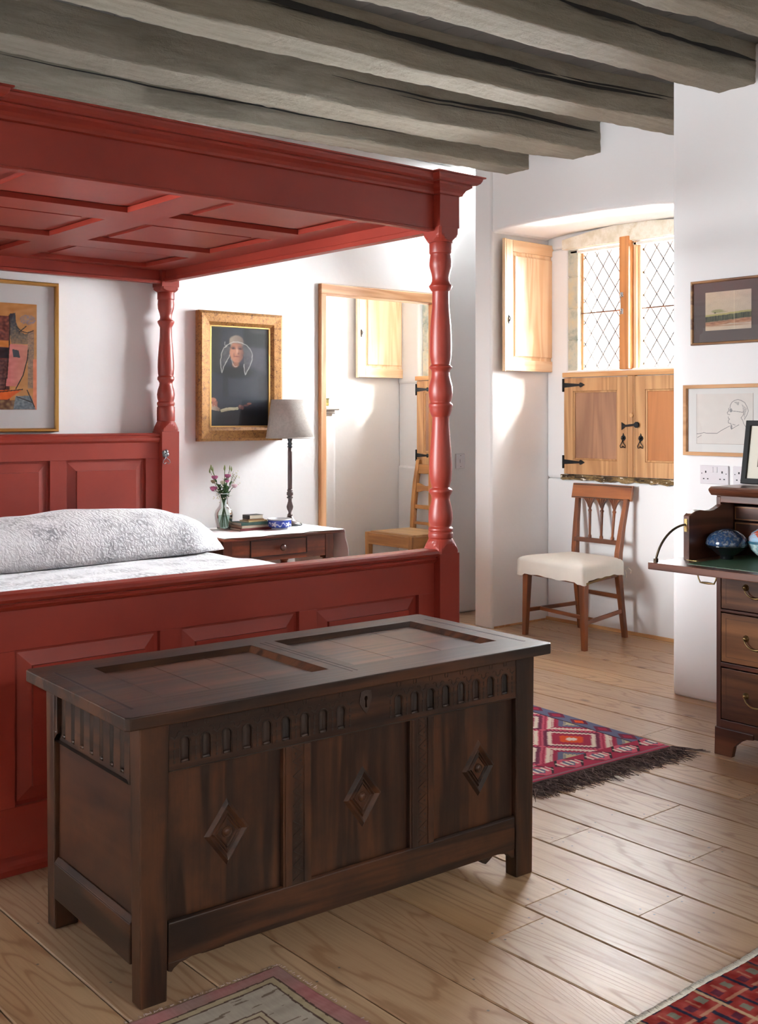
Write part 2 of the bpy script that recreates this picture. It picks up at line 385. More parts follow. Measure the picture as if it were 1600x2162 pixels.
# ================================================================== SETTING
H=1.35
def build_setting():
    # ---- floor of individual boards (one mesh), boards run along y
    rnd=random.Random(3)
    seams=[1.18,1.415,1.65,1.86,2.065,2.29,2.48,2.69,2.90,3.09,3.31,3.51,3.70,3.88,4.11,4.30,4.52,4.72,4.95,5.15,5.38,5.60,5.8]
    lo=[]; x=1.18
    while x>-1.4: x-=rnd.choice([.2,.22,.24]); lo.append(x)
    seams=sorted(lo)+seams
    mb=MB(); cols=[]
    joints={2.065:[2.02],2.29:[2.10],2.48:[1.86,3.9],2.69:[2.36],2.90:[1.99,3.0],3.09:[2.3],3.31:[2.75],3.51:[2.2,3.4],3.7:[3.1],3.88:[2.9,4.4]}
    nails=[]
    g=0.0022
    for a,b in zip(seams[:-1],seams[1:]):
        js=sorted(j for k,v in joints.items() if abs(k-a)<.005 for j in v)
        if not js: js=[rnd.uniform(-1,1),rnd.uniform(2.6,6.0)] if a<1.9 or a>3.6 else [rnd.uniform(-1.2,0.6),rnd.uniform(4.5,6.5)]
        ys=[-1.6]+js+[8.0]
        for y0,y1 in zip(ys[:-1],ys[1:]):
            c=(rnd.random(),rnd.random(),rnd.random(),1)
            zz=rnd.uniform(-0.0006,0.0006)
            x0,x1,y0_,y1_=a+g,b-g*.6,y0+g*.5,y1-g*.5
            e=0.003
            vs=[(x0,y0_,-.02),(x1,y0_,-.02),(x1,y1_,-.02),(x0,y1_,-.02),(x0,y0_,zz-e),(x1,y0_,zz-e),(x1,y1_,zz-e),(x0,y1_,zz-e),
                (x0+e,y0_+e*.3,zz),(x1-e,y0_+e*.3,zz),(x1-e,y1_-e*.3,zz),(x0+e,y1_-e*.3,zz)]
            fs=[(0,1,5,4),(1,2,6,5),(2,3,7,6),(3,0,4,7),(4,5,9,8),(5,6,10,9),(6,7,11,10),(7,4,8,11),(8,9,10,11)]
            mb.add(vs,fs); cols+= [c]*12
            for yy in (y0_+.022,y1_-.022):
                for xx in (x0+.04,x1-.04): nails.append((xx,yy,zz))
        yy=-1.2+rnd.random()*.3
        while yy<6:
            for xx in (a+.03+rnd.random()*.02,b-.03-rnd.random()*.02):
                if rnd.random()<.6: nails.append((xx,yy+rnd.uniform(-.03,.03),0))
            yy+=rnd.uniform(.38,.5)
    mb.cur=1
    n0=len(mb.v)
    mb.add([(-1.6,-1.8,-.021),(5.9,-1.8,-.021),(5.9,8,-.021),(-1.6,8,-.021)],[(0,1,2,3)])
    mb.cur=2
    for (x,y,z) in nails:
        if -0.5<x<5.6 and 0.5<y<5.5:
            r=.0036
            mb.add([(x+r*math.cos(k*PI/4),y+r*math.sin(k*PI/4),z+.0006) for k in range(8)],[tuple(range(8))])
    cols+= [(.1,.1,.1,1)]*(len(mb.v)-n0)
    o=mb.obj('floor',[FLO,plain('dark_gap',(50,34,22),.9),plain('nail_steel',(126,120,114),.4,.8)],colors=cols); struct(o)
    # ---- ceiling
    m=MB(); x=-1.4
    m.box(-1.4,5.3,-1.7,5.6,3.065,3.10)
    m2=MB(); 
    while x<5.3: m.box(x,x+.1465,-1.6,5.52,3.055,3.066); x+=.15
    struct(m.obj('ceiling',plain('ceiling_boards',(112,110,106),.65,0,.1,30,.08)))
    # ---- walls
    W=MB(); t=.1
    W.prism([(-1.3,0),(4.165,0),(4.165,2.17),(5.205,2.17),(5.205,0),(5.9,0),(5.9,3.06),(-1.3,3.06)],'y',5.52,5.62)
    struct(W.obj('wall_back',PLA,bevel=.012))
    W=MB()
    W.box(4.6,5.9,-1.6,3.25,-.01,3.06)                        # pier and wall behind the desk
    struct(W.obj('wall_right',PLA,bevel=.028,seg=4))
    W=MB()
    W.box(5.13,5.95,4.98,5.136,-.01,3.06)                   # nib
    W.box(5.62,5.95,5.12,5.66,-.01,3.06)
    W.box(5.656,5.95,3.58,4.98,-.01,.945)                      # under the window
    W.box(5.13,5.95,3.2,3.58,-.01,3.06)
    arch=[(3.58,2.505),(3.75,2.525),(4.1,2.54),(4.5,2.546),(4.8,2.54),(4.93,2.53),(4.98,2.515)]
    W.prism(arch+[(4.98,3.06),(3.58,3.06)],'x',5.13,5.656)
    W.box(5.656,5.95,3.58,4.98,2.455,3.06)
    W.box(5.656,5.95,4.795,4.98,.945,2.455); W.box(5.656,5.95,3.58,3.735,.945,2.455)
    W.box(5.672,5.95,3.735,4.795,.945,1.632)
    struct(W.obj('wall_window_side',PLA,bevel=.02,seg=4))
    W=MB(); W.box(-1.4,-1.25,-1.6,3.4,0,3.06); W.box(-1.4,-1.25,5.1,5.52,0,3.06); W.box(-1.4,-1.25,3.4,5.1,0,.85); W.box(-1.4,-1.25,3.4,5.1,2.75,3.06)
    struct(W.obj('wall_left',PLA))
    W=MB(); W.box(-1.4,.7,-1.75,-1.6,0,3.06); W.box(3.2,4.6,-1.75,-1.6,0,3.06); W.box(.7,3.2,-1.75,-1.6,0,1.3); W.box(.7,3.2,-1.75,-1.6,2.3,3.06)
    struct(W.obj('wall_front',PLA))
    # ---- next room
    W=MB()
    W.box(4.96,5.95,6.5,6.62,0,2.62)
    W.box(5.672,5.95,5.62,6.5,0,1.65); W.box(5.66,5.95,5.62,6.5,0,.98); W.box(5.66,5.95,5.62,6.5,2.46,2.62); W.box(5.66,5.95,6.26,6.5,1.6,2.46); W.box(5.66,5.95,5.62,5.66,1.6,2.46)
    W.box(3.1,3.2,5.62,6.6,0,2.62)
    struct(W.obj('wall_next_room',PLA,bevel=.02,seg=3))
    struct(MB().box(3.1,4.95,6.35,6.6,0,2.62).obj('wall_chimney_breast',PLA,bevel=.03,seg=4))
    struct(MB().box(3.1,5.95,5.62,6.6,2.6,2.66).obj('ceiling_next_room',PLA))
    # baseboards (plain boards at foot of recess)
    m=MB(); m.box(5.645,5.657,3.58,4.98,0,.022); m.box(5.15,5.657,4.972,4.981,0,.012)
    struct(m.obj('baseboard_window',wood('old_pine',(188,134,84),(214,168,116),'y',14,.5,.15,8),bevel=.003))
    # ---- door frame (trim)
    T=MB()
    T.box(4.163,4.203,5.495,5.61,0,2.112); 
    DP=lambda a:wood('door_pine',(204,146,98),(232,184,140),a,14,.42,.12,9)
    j=T.obj('trim_1',DP('z'),bevel=.003); struct(j)
    T=MB(); T.box(5.163,5.207,5.495,5.61,0,2.112); struct(T.obj('trim_2',wood('orange_pine_frame',(176,110,58),(206,140,82),'z',14,.4,.1,8),bevel=.003))
    T=MB(); T.box(4.163,5.207,5.493,5.612,2.112,2.172); struct(T.obj('trim_3',DP('x'),bevel=.003))
    T=MB(); T.box(4.15,5.22,5.515,5.53,-.01,.004); struct(T.obj('trim_4',OLDP('x')))

def build_window(name,ycen_list,halfw,x,y_lo,y_hi,z0,z1,mull,extra=True):
    root=bpy.data.objects.new(name,None); COL.objects.link(root); root.location=(x,(y_lo+y_hi)/2,z0); struct(root)
    ox,oy,oz=root.location
    def T(m,*a): m.box(a[0]-ox,a[1]-ox,a[2]-oy,a[3]-oy,a[4]-oz,a[5]-oz)
    # stone jambs with joints
    for (ja,jb) in ((y_hi-.085,y_hi),(y_lo,y_lo+.085)):
        m=MB(); h=(z1-z0)/4
        for k in range(4): T(m,x-.05,x+.12,ja,jb,z0+k*h-.001,z0+(k+1)*h-.004)
        T(m,x-.044,x+.11,ja+.002,jb-.002,z0,z1+.02); m.obj('stone_jamb',STO,root,bevel=.008)
    m=MB(); n=16; pts=[]
    for i in range(n+1):
        f=i/n; yy=lerp(y_lo-.02,y_hi+.02,f); pts.append((yy-oy, z1-oz+.012+.045*math.sin(PI*f)-.01))
    T2=[(pts[0][0],z1-oz-.03)]+[(p[0],p[1]+.030) for p in pts]+[(pts[-1][0],z1-oz-.03)]
    m.prism(T2,'x',x-.085-ox,x+.12-ox); m.obj('stone_lintel',STL,root,bevel=.012)
    m=MB(); T(m,x-.06,x-.03,y_lo+.02,y_hi-.005,z1-.035,z1-.002); T(m,x-.05,x-.02,y_lo+.02,y_hi-.02,z1-.06,z1-.04); m.obj('head_rail',WHITE,root,bevel=.004)
    m=MB(); T(m,x-.06,x+.05,y_lo,y_hi,z0-.03,z0+.006); m.obj('sill',WHITE,root,bevel=.006)
    # thin timber glazing frame
    m=MB()
    for c in ycen_list:
        a,b=c-halfw,c+halfw
        T(m,x-.012,x+.02,a-.012,a+.004,z0,z1-.05); T(m,x-.012,x+.02,b-.004,b+.014,z0,z1-.05); T(m,x-.012,x+.02,a,b,z1-.058,z1-.044)
    m.obj('glazing_frame',OLDP('z'),root,bevel=.003)
    if mull:
        m=MB(); T(m,x-.097,x+.03,mull-.008,mull+.062,z0,z1-.004); a=m.obj('mullion',wood('orange_pine_frame',(176,110,58),(206,140,82),'z',14,.4,.1,8),root,bevel=.004)
        m=MB(); T(m,x-.05,x+.03,mull-.034,mull-.01,z0,z1-.03); T(m,x-.03,x+.03,mull-.05,mull-.034,z0,z1-.03); m.obj('stop_bead',PINE('z'),root,bevel=.004)
        m=MB(); 
        m.tube([(x-.100-ox,mull+.04-oy,.36),(x-.114-ox,mull+.04-oy,.37),(x-.114-ox,mull+.04-oy,.45),(x-.100-ox,mull+.04-oy,.46)],.004,6)
        T(m,x-.104,x-.096,mull+.028,mull+.05,z0+.34,z0+.375); T(m,x-.104,x-.096,mull+.028,mull+.05,z0+.445,z0+.475)
        m.obj('catch_plate',CHROME,root,bevel=.002)
    # lead lattice
    dy,dz=.0965,.141
    for c in ycen_list:
        a,b=c-halfw,c+halfw; za,zb=z0+.006,z1-.058
        m=MB()
        def clip(y_,z_,sy):   # line through (y_,z_) slope +-dz/dy
            pts=[]
            k=sy*dz/dy
            cand=[(a,z_+k*(a-y_)),(b,z_+k*(b-y_)),(y_+(za-z_)/k,za),(y_+(zb-z_)/k,zb)]
            for p in cand:
                if a-1e-6<=p[0]<=b+1e-6 and za-1e-6<=p[1]<=zb+1e-6 and all(abs(p[0]-q[0])+abs(p[1]-q[1])>1e-5 for q in pts): pts.append(p)
            return pts[:2] if len(pts)>=2 else None
        k=-12
        while k<12:
            for sy in (1,-1):
                l=clip(c+k*dy+.02,(za+zb)/2,sy)
                if l: m.bar((0,l[0][0]-oy,l[0][1]-oz),(0,l[1][0]-oy,l[1][1]-oz),.0062,.006,up=(1,0,0))
            k+=1
        m.obj('lead_lattice',plain('lead_came',(112,100,94),.6,.1),root)
        m=MB(); m.bar((-.012,a-oy-.015,(z0+.375)-oz),(-.012,b-oy+.015,(z0+.375)-oz),.008,.008); m.obj('saddle_bar',plain('rusty_bar',(120,84,64),.7,.1),root)
        m=MB(); T(m,x+.001,x+.003,a,b,za,zb); m.obj('pane',PANE,root)
    return root

def shutter(name,label,group,org,w,h,rz,mirror=False):
    """open pine shutter leaf: local x = from free edge(0) to hinge(w), local z up, face toward -y"""
    r=thing(name,label,'shutter',org,rz,group)
    m=MB(); s=.062
    m.box(0,s,-.014,.014,0,h); m.obj('stile',PINE('z'),r,bevel=.003)
    m=MB(); m.box(w-s,w,-.014,.014,0,h); m.obj('stile',PINE('z'),r,bevel=.003)
    m=MB(); m.box(s,w-s,-.014,.014,0,.07); m.obj('rail',PINE('x'),r,bevel=.003)
    m=MB(); m.box(s,w-s,-.014,.014,h-.075,h); m.obj('rail',PINE('x'),r,bevel=.003)
    m=MB(); m.box(s-.004,w-s+.004,-.003,.006,.066,h-.07); raised(m,s+.012,w-s-.012,.084,h-.09,-.003,.009,.012,'y',-1); m.obj('panel',PINE('z'),r,bevel=.0015)
    m=MB(); m.box(-.012,0,-.012,.012,-.004,h+.004); m.obj('rebate_strip',PINE('z'),r,bevel=.002)
    m=MB(); m.box(.018,.026,-.018,-.013,.30,.355); m.tube([(.022,-.02,.345),(.026,-.026,.335),(.022,-.02,.315)],.003,6); m.obj('catch',IRON,r)
    for zz in (.08,h-.12):
        m=MB(); m.box(w-.002,w+.012,-.018,.004,zz,zz+.05); m.obj('hinge',CHROME,r,bevel=.001)
    return r

def strap_hinge(mb,x,y,z,ln):
    """iron T hinge on plane x (facing -x) from y going -y"""
    mb.box(x-.004,x,y-.004,y+.012,z-.042,z+.042)
    mb.prism([(y,z-.016),(y,z+.016),(y-ln*.75,z+.006),(y-ln*.75,z-.006)],'x',x-.005,x)
    mb.prism([(y-ln*.74,z-.006),(y-ln*.8,z-.016),(y-ln*.87,z-.012),(y-ln,z),(y-ln*.87,z+.012),(y-ln*.8,z+.016),(y-ln*.74,z+.006)],'x',x-.005,x)
    mb.lathe([(.0045,-.043),(.0045,.043)],(x-.004,y+.002,z),8)
def fan_handle(m,x,y,z):
    """flower shaped pull with a split tail"""
    m.prism([(y-.018,z),(y-.014,z+.014),(y-.006,z+.018),(y,z+.034),(y+.006,z+.018),(y+.014,z+.014),(y+.018,z),(y+.008,z-.014),(y-.008,z-.014)],'x',x-.004,x)
    m.ball((x-.008,y,z+.004),.009,seg=8,rings=6)
    for s in (-1,1):
        m.tube([(x-.008,y,z-.012),(x-.011,y+s*.008,z-.03),(x-.009,y+s*.02,z-.046),(x-.006,y+s*.017,z-.058),(x-.006,y+s*.006,z-.056),(x-.006,y+s*.003,z-.046)],.0028,6)

def window_cupboard(name,label,x,doors,board,y0,y1,z0,z1,group,rotten=True):
    """panelled doors below the window, front face at x facing -x"""
    r=thing(name,label,'cupboard',(x,(y0+y1)/2,z0),0,group)
    ox,oy,oz=x,(y0+y1)/2,z0
    m=MB(); m.box(-.01,.05,y0-oy,y1-oy,z1-.032-oz,z1-oz); m.obj('top_rail',OLDP('y'),r,bevel=.004)
    if rotten:
        m=MB(); n=40; rr=random.Random(5)
        vs=[]
        for i in range(n+1):
            yy=lerp(y0-oy-.01,y1-oy+.01,i/n); j=rr.uniform(-.009,.006); k=.012*noise.noise(Vector((i*.45,3,1)))+rr.uniform(-.004,.004)
            vs+=[(-.016+j,yy,-.034+k),(.05,yy,-.034),(.05,yy,.0),(-.016+j,yy,-.002+k*.3)]
        fs=[(4*i+a,4*i+(a+1)%4,4*i+4+(a+1)%4,4*i+4+a) for i in range(n) for a in range(4)]
        m.add(vs,fs); m.obj('rotten_sill',ROT,r)
    if board:
        m=MB(); m.box(.0,.03,board[0]-oy,board[1]-oy,0,z1-.032-oz); m.box(-.006,.0,board[0]-oy+.012,board[1]-oy-.012,0,z1-.032-oz); m.obj('centre_board',OLDP('z'),r,bevel=.003)
    for k,(a,b) in enumerate(doors):
        dr=bpy.data.objects.new('door',None); COL.objects.link(dr); dr.parent=r; dr.location=(0,(a+b)/2-oy,0.002)
        w=(b-a)/2-.002; h=z1-.034-z0-.004; s=.075
        m=MB(); m.box(0,.022,-w,-w+s,0,h); m.box(0,.022,w-s,w,0,h); m.box(0,.022,-w+s,w-s,0,.095); m.box(0,.022,-w+s,w-s,h-.085,h)
        m.obj('door_frame',OLDP('z'),dr,bevel=.002)
        m=MB(); i0,i1,j0,j1=-w+s,w-s,.095,h-.085
        m.box(.004,.016,i0,i0+.012,j0,j1); m.box(.004,.016,i1-.012,i1,j0,j1); m.box(.004,.016,i0+.012,i1-.012,j0,j0+.012); m.box(.004,.016,i0+.012,i1-.012,j1-.012,j1)
        m.obj('moulding',OLDP('z'),dr,bevel=.004)
        m=MB(); m.box(.012,.018,i0,i1,j0,j1); m.obj('door_panel',(OLDPANEL if k==0 else ORPANEL)('z'),dr)
    return r,ox,oy,oz
def build_window_stuff():
    build_window('window_1',[4.5215,4.0625],.1775,5.70,3.80,4.795,1.645,2.47,4.281)
    build_window('window_2',[6.02],.14,5.74,5.665,6.25,1.645,2.47,None)
    # unseen windows, added and placed for the fill light they let in
    for nm,(x0,x1,y0,y1,z0,z1) in {'fill_window_3':(-1.34,-1.31,3.4,5.1,.85,2.75),'fill_window_4':(.7,3.2,-1.69,-1.66,1.3,2.3)}.items():
        m=MB(); fr=.05
        if x1-x0<.1:
            m.box(x0,x1,y0,y0+fr,z0,z1); m.box(x0,x1,y1-fr,y1,z0,z1); m.box(x0,x1,y0,y1,z0,z0+fr); m.box(x0,x1,y0,y1,z1-fr,z1); m.box(x0,x1,(y0+y1)/2-.02,(y0+y1)/2+.02,z0,z1); m.box(x0,x1,y0,y1,(z0+z1)/2-.02,(z0+z1)/2+.02)
        else:
            m.box(x0,x0+fr,y0,y1,z0,z1); m.box(x1-fr,x1,y0,y1,z0,z1); m.box(x0,x1,y0,y1,z0,z0+fr); m.box(x0,x1,y0,y1,z1-fr,z1)
            for k in (1,2,3): m.box(lerp(x0,x1,k/4)-.02,lerp(x0,x1,k/4)+.02,y0,y1,z0,z1)
            m.box(x0,x1,y0,y1,(z0+z1)/2-.02,(z0+z1)/2+.02)
        struct(m.obj(nm,WHITE))
    shutter('window_shutter','open pale pine shutter with fielded panel, folded against the white jamb beside the leaded window',None,(5.205,4.935,1.645),.61,.84,math.radians(1.5))
    shutter('window_shutter','open pine shutter seen through the doorway in the next room',None,(5.235,6.46,1.645),.50,.85,math.radians(-1))
    # main cupboard
    r,ox,oy,oz=window_cupboard('window_cupboard','stripped pine panelled cupboard doors under the leaded window above a rotten timber sill',5.645,[(4.313,4.824),(3.745,4.256)],(4.256,4.313),3.74,4.83,.975,1.638,None)
    for z in (1.056,1.556):
        m=MB(); strap_hinge(m,-.001,4.822-oy,z-oz,.175); m.obj('strap_hinge',IRON,r)
    for y in (4.341,4.209):
        m=MB(); fan_handle(m,-.001,y-oy,1.215-oz); m.obj('handle',IRON,r)
    m=MB(); z=1.296-oz
    m.bar((-.010,4.335-oy,z-.004),(-.010,4.238-oy,z+.006),.014,.008,up=(1,0,0)); 
    m.prism([(4.352-oy,z-.028),(4.352-oy,z+.02),(4.33-oy,z+.008),(4.33-oy,z-.014)],'x',-.009,-.002); m.lathe([(.018,-.012),(.02,0)],(-.01,4.232-oy,z+.004),10,axis='x'); m.obj('latch',IRON,r,bevel=.001)
    m=MB(); m.lathe([(.013,-.008),(.015,-.002),(.015,0)],(-.007,4.275-oy,1.36-oz),10,axis='x'); m.obj('knob_scar',wood('old_pine',(188,134,84),(214,168,116),'x',14,.5,.15,8),r)
    # next room cupboard
    r,ox,oy,oz=window_cupboard('window_cupboard','orange pine cupboard door under the window in the next room, seen through the doorway',5.655,[(5.72,6.275)],None,5.70,6.285,.985,1.655,None,False)
    for z in (1.06,1.555):
        m=MB(); strap_hinge(m,-.001,6.273-oy,z-oz,.15); m.obj('strap_hinge',IRON,r)
    m=MB(); m.lathe([(.012,-.03),(.016,-.026),(.008,-.008),(.014,-.001)],(0,6.03-oy,1.36-oz),12,axis='x'); m.obj('knob',BRASS,r)

# ------------------------------------------------------------------ beams
def build_beams():
    def beam(label,front,back,zb,zt,cr=()):
        """front/back: lists of (u,v) for the bottom edges"""
        r0=random.Random(int(front[0][1]*100))
        def interp(pl,u):
            if u<=pl[0][0]: return pl[0][1]
            for (a,b),(c,d) in zip(pl[:-1],pl[1:]):
                if u<=c: return lerp(b,d,(u-a)/(c-a))
            return pl[-1][1]
        u0,u1=front[0][0],front[-1][0]; n=int((u1-u0)/.014); v0s=front[0][1]*7
        m=MB(); vs=[]; ringn=0
        for i in range(n+1):
            u=lerp(u0,u1,i/n); f=interp(front,u); b=interp(back,u)
            def dz(v,z,amp=.010):
                q=Vector((u*2.2,v*6,z*6)); return amp*noise.noise(q)+.0045*noise.noise(q*4)+.0022*noise.noise(Vector((u*30,v*55,z*55)))
            ring=[]
            e=.006*noise.noise(Vector((u*14,v0s,1)))+.010*max(0,noise.noise(Vector((u*3,v0s,7))))
            nf=14
            for k in range(nf+1):   # front face top->bottom
                z=lerp(zt,zb+.004+max(0,e),k/nf); vv=f+dz(f,z)*.8
                for (ca,cb,cz,cslope,dep) in cr:
                    if ca<u<cb:
                        s=math.sin(PI*(u-ca)/(cb-ca)); cc=cz+cslope*(u-ca)
                        dd=abs(z-cc); vv+=dep*.5*s*max(0,1-dd/.012)
                ring.append((u,vv,z))
            for k in range(9):    # bottom front->back
                t=k/8; v=lerp(f+.004+abs(e)*.7,b,t); rough=.0045*noise.noise(Vector((u*22,v*22,3)))+.003*noise.noise(Vector((u*9,v*40,8)))
                ring.append((u,v,zb+rough+.006*noise.noise(Vector((u*2,v*3,2)))))
            for k in range(3):
                z=lerp(zb+.01,zt,k/2); ring.append((u,b+dz(b,z)*.6,z))
            ringn=len(ring); vs+=ring
        fs=[]
        for i in range(n):
            for k in range(ringn-1):
                a=i*ringn+k; fs.append((a,a+1,a+ringn+1,a+ringn))
        fs.append(tuple(range(ringn))); fs.append(tuple(n*ringn+k for k in range(ringn-1,-1,-1)))
        m.add(vs,fs,True)
        org=(u0,front[0][1],zb)
        m.v=[(p[0]-org[0],p[1]-org[1],p[2]-org[2]) for p in m.v]
        o=m.obj('ceiling_beam',BEAM,loc=org)
        tag(o,label,'beam','rough grey painted ceiling beams')
        # long drying cracks: real dark slivers let into the face
        if cr:
            mm=MB()
            for (ca,cb,cz,cs,dep) in cr:
                kk=24; top=[];bot=[]
                for i in range(kk+1):
                    u=lerp(ca,cb,i/kk); wv=.010*noise.noise(Vector((u*3,cz*9,1)))+.003*noise.noise(Vector((u*17,cz*9,5)))
                    h=(abs(dep)*.32)*math.sin(PI*i/kk)**.7+.0006; f=interp(front,u)-.0068-abs(.006*noise.noise(Vector((u*2,1,1))))
                    top.append((u-org[0],f-org[1],cz+cs*(u-ca)+wv+h-org[2])); bot.append((u-org[0],f-org[1],cz+cs*(u-ca)+wv-h*.7-org[2]))
                back_=[(p[0],p[1]+.03,p[2]) for p in top]
                vs=top+bot; L=kk+1
                mm.add(vs,[(i,i+1,L+i+1,L+i) for i in range(kk)])
            mm.obj('drying_crack',plain('crack_dark',(34,33,32),.9),o)
    Z=2.87
    X=-1.3
    beam('lowest and farthest grey beam, ending above the bed corner',[(X,4.98),(1.9,4.95),(2.65,4.94),(3.2,4.86),(4.33,4.745),(5.14,4.66)],[(X,5.12),(2.0,5.10),(3.2,5.02),(5.14,4.85)],Z,3.06,[(1.9,4.2,2.985,-.014,.015)])
    beam('grey beam next to the farthest one, ending right over the window recess',[(X,4.36),(1.7,4.36),(2.32,4.36),(2.8,4.31),(3.9,4.25),(4.4,4.16),(5.14,4.11)],[(X,4.6),(1.8,4.57),(2.44,4.575),(3.46,4.53),(4.1,4.47),(4.8,4.396),(5.14,4.31)],Z,3.06,[(3.3,5.1,3.0,-.012,.018),(4.1,5.1,2.995,-.01,.030),(3.7,4.6,2.975,-.008,.012)])
    beam('grey cracked beam, third from the back, ending at the pier edge',[(X,3.72),(2.0,3.68),(2.7,3.645),(3.32,3.62),(3.86,3.566),(4.33,3.522),(4.86,3.414),(5.14,3.38)],[(X,3.9),(1.77,3.875),(2.6,3.865),(3.47,3.78),(4.16,3.736),(4.53,3.685),(5.14,3.585)],Z,3.06,[(2.2,3.2,2.995,-.004,.055),(2.95,4.1,2.99,-.008,.06),(3.8,4.8,2.965,.004,.03),(1.9,2.6,3.03,-.01,.03),(4.1,4.85,2.985,.0,.016)])
    beam('grey cracked beam landing on the wall above the framed watercolour',[(X,3.0),(2.0,2.96),(2.85,2.933),(3.56,2.894),(4.07,2.854),(4.62,2.795)],[(X,3.2),(2.53,3.17),(2.87,3.13),(3.38,3.10),(3.77,3.063),(4.27,3.02),(4.62,2.985)],Z,3.06,[(2.9,3.4,2.99,0,.035),(3.35,3.85,2.985,-.008,.04),(3.8,4.25,2.98,-.016,.03),(4.1,4.6,2.975,-.01,.04)])
    beam('nearest grey beam, only its underside in the top right corner',[(X,2.45),(2.0,2.43),(3.53,2.362),(3.84,2.33),(4.62,2.26)],[(X,2.6),(3.34,2.53),(3.52,2.515),(3.65,2.47),(4.04,2.445),(4.62,2.40)],Z,3.06)
# ================================================================== BED
FRONT_PROF=[(513.5,24.3),(535,24.3),(538,21.8),(546,23),(554,24),(562,24),(569,22.3),(580,19),(587,18),(594,18.4),(600,21),(604.6,25),(608,23.5),(612.7,20.7),(615.7,17.7),(650,18.4),(680,21.3),(700,22.6),(716,23.1),(740,23.4),(755,22.6),(764.5,20.7),(770,20),(775,24.8),(779,22.5),(782,19.8),(788,19),(796,19.7),(803.6,21.8),(815,24.8),(827.6,25.7),(838,24.6),(846,22.6),(850,21.4),(853,25.2),(858,25.5),(861,24),(866,23.7),(872,22),(877,20),(880,18),(900,18.5),(914.8,19.5),(951,22.4),(981,24.3),(1000,24),(1015,22.6),(1024,20),(1029,18.3),(1033,24),(1037,25),(1041,23.5),(1046,20.3),(1051,19.3),(1056,19.5),(1068,22.5),(1080,24.8),(1095,25.8),(1104,24.4),(1111,22),(1114.7,26),(1119,26.3),(1122,24),(1125,26.3),(1133,26.3),(1136,25)]
HEAD_PROF=[(615,18),(630,18),(632,16.5),(635,17),(641,17.6),(650,16.8),(660,13.5),(668,12),(673,13),(677,18),(681,17),(687,14),(690,12.5),(712,13),(735,15.2),(760,17),(775,17.4),(788,16.6),(793,15.4),(796,17.8),(801,17.9),(804,15.5),(808,13.6),(813,14),(823,17.2),(832,18.6),(841,18),(847,16),(850,18.8),(855,18.4),(857,17),(860,18.8),(864,18.8),(866,19),(889,19)]
def turned(prof,mpp):
    return [(r*mpp*1.0,1.35-(y-880)*mpp) for y,r in prof][::-1]
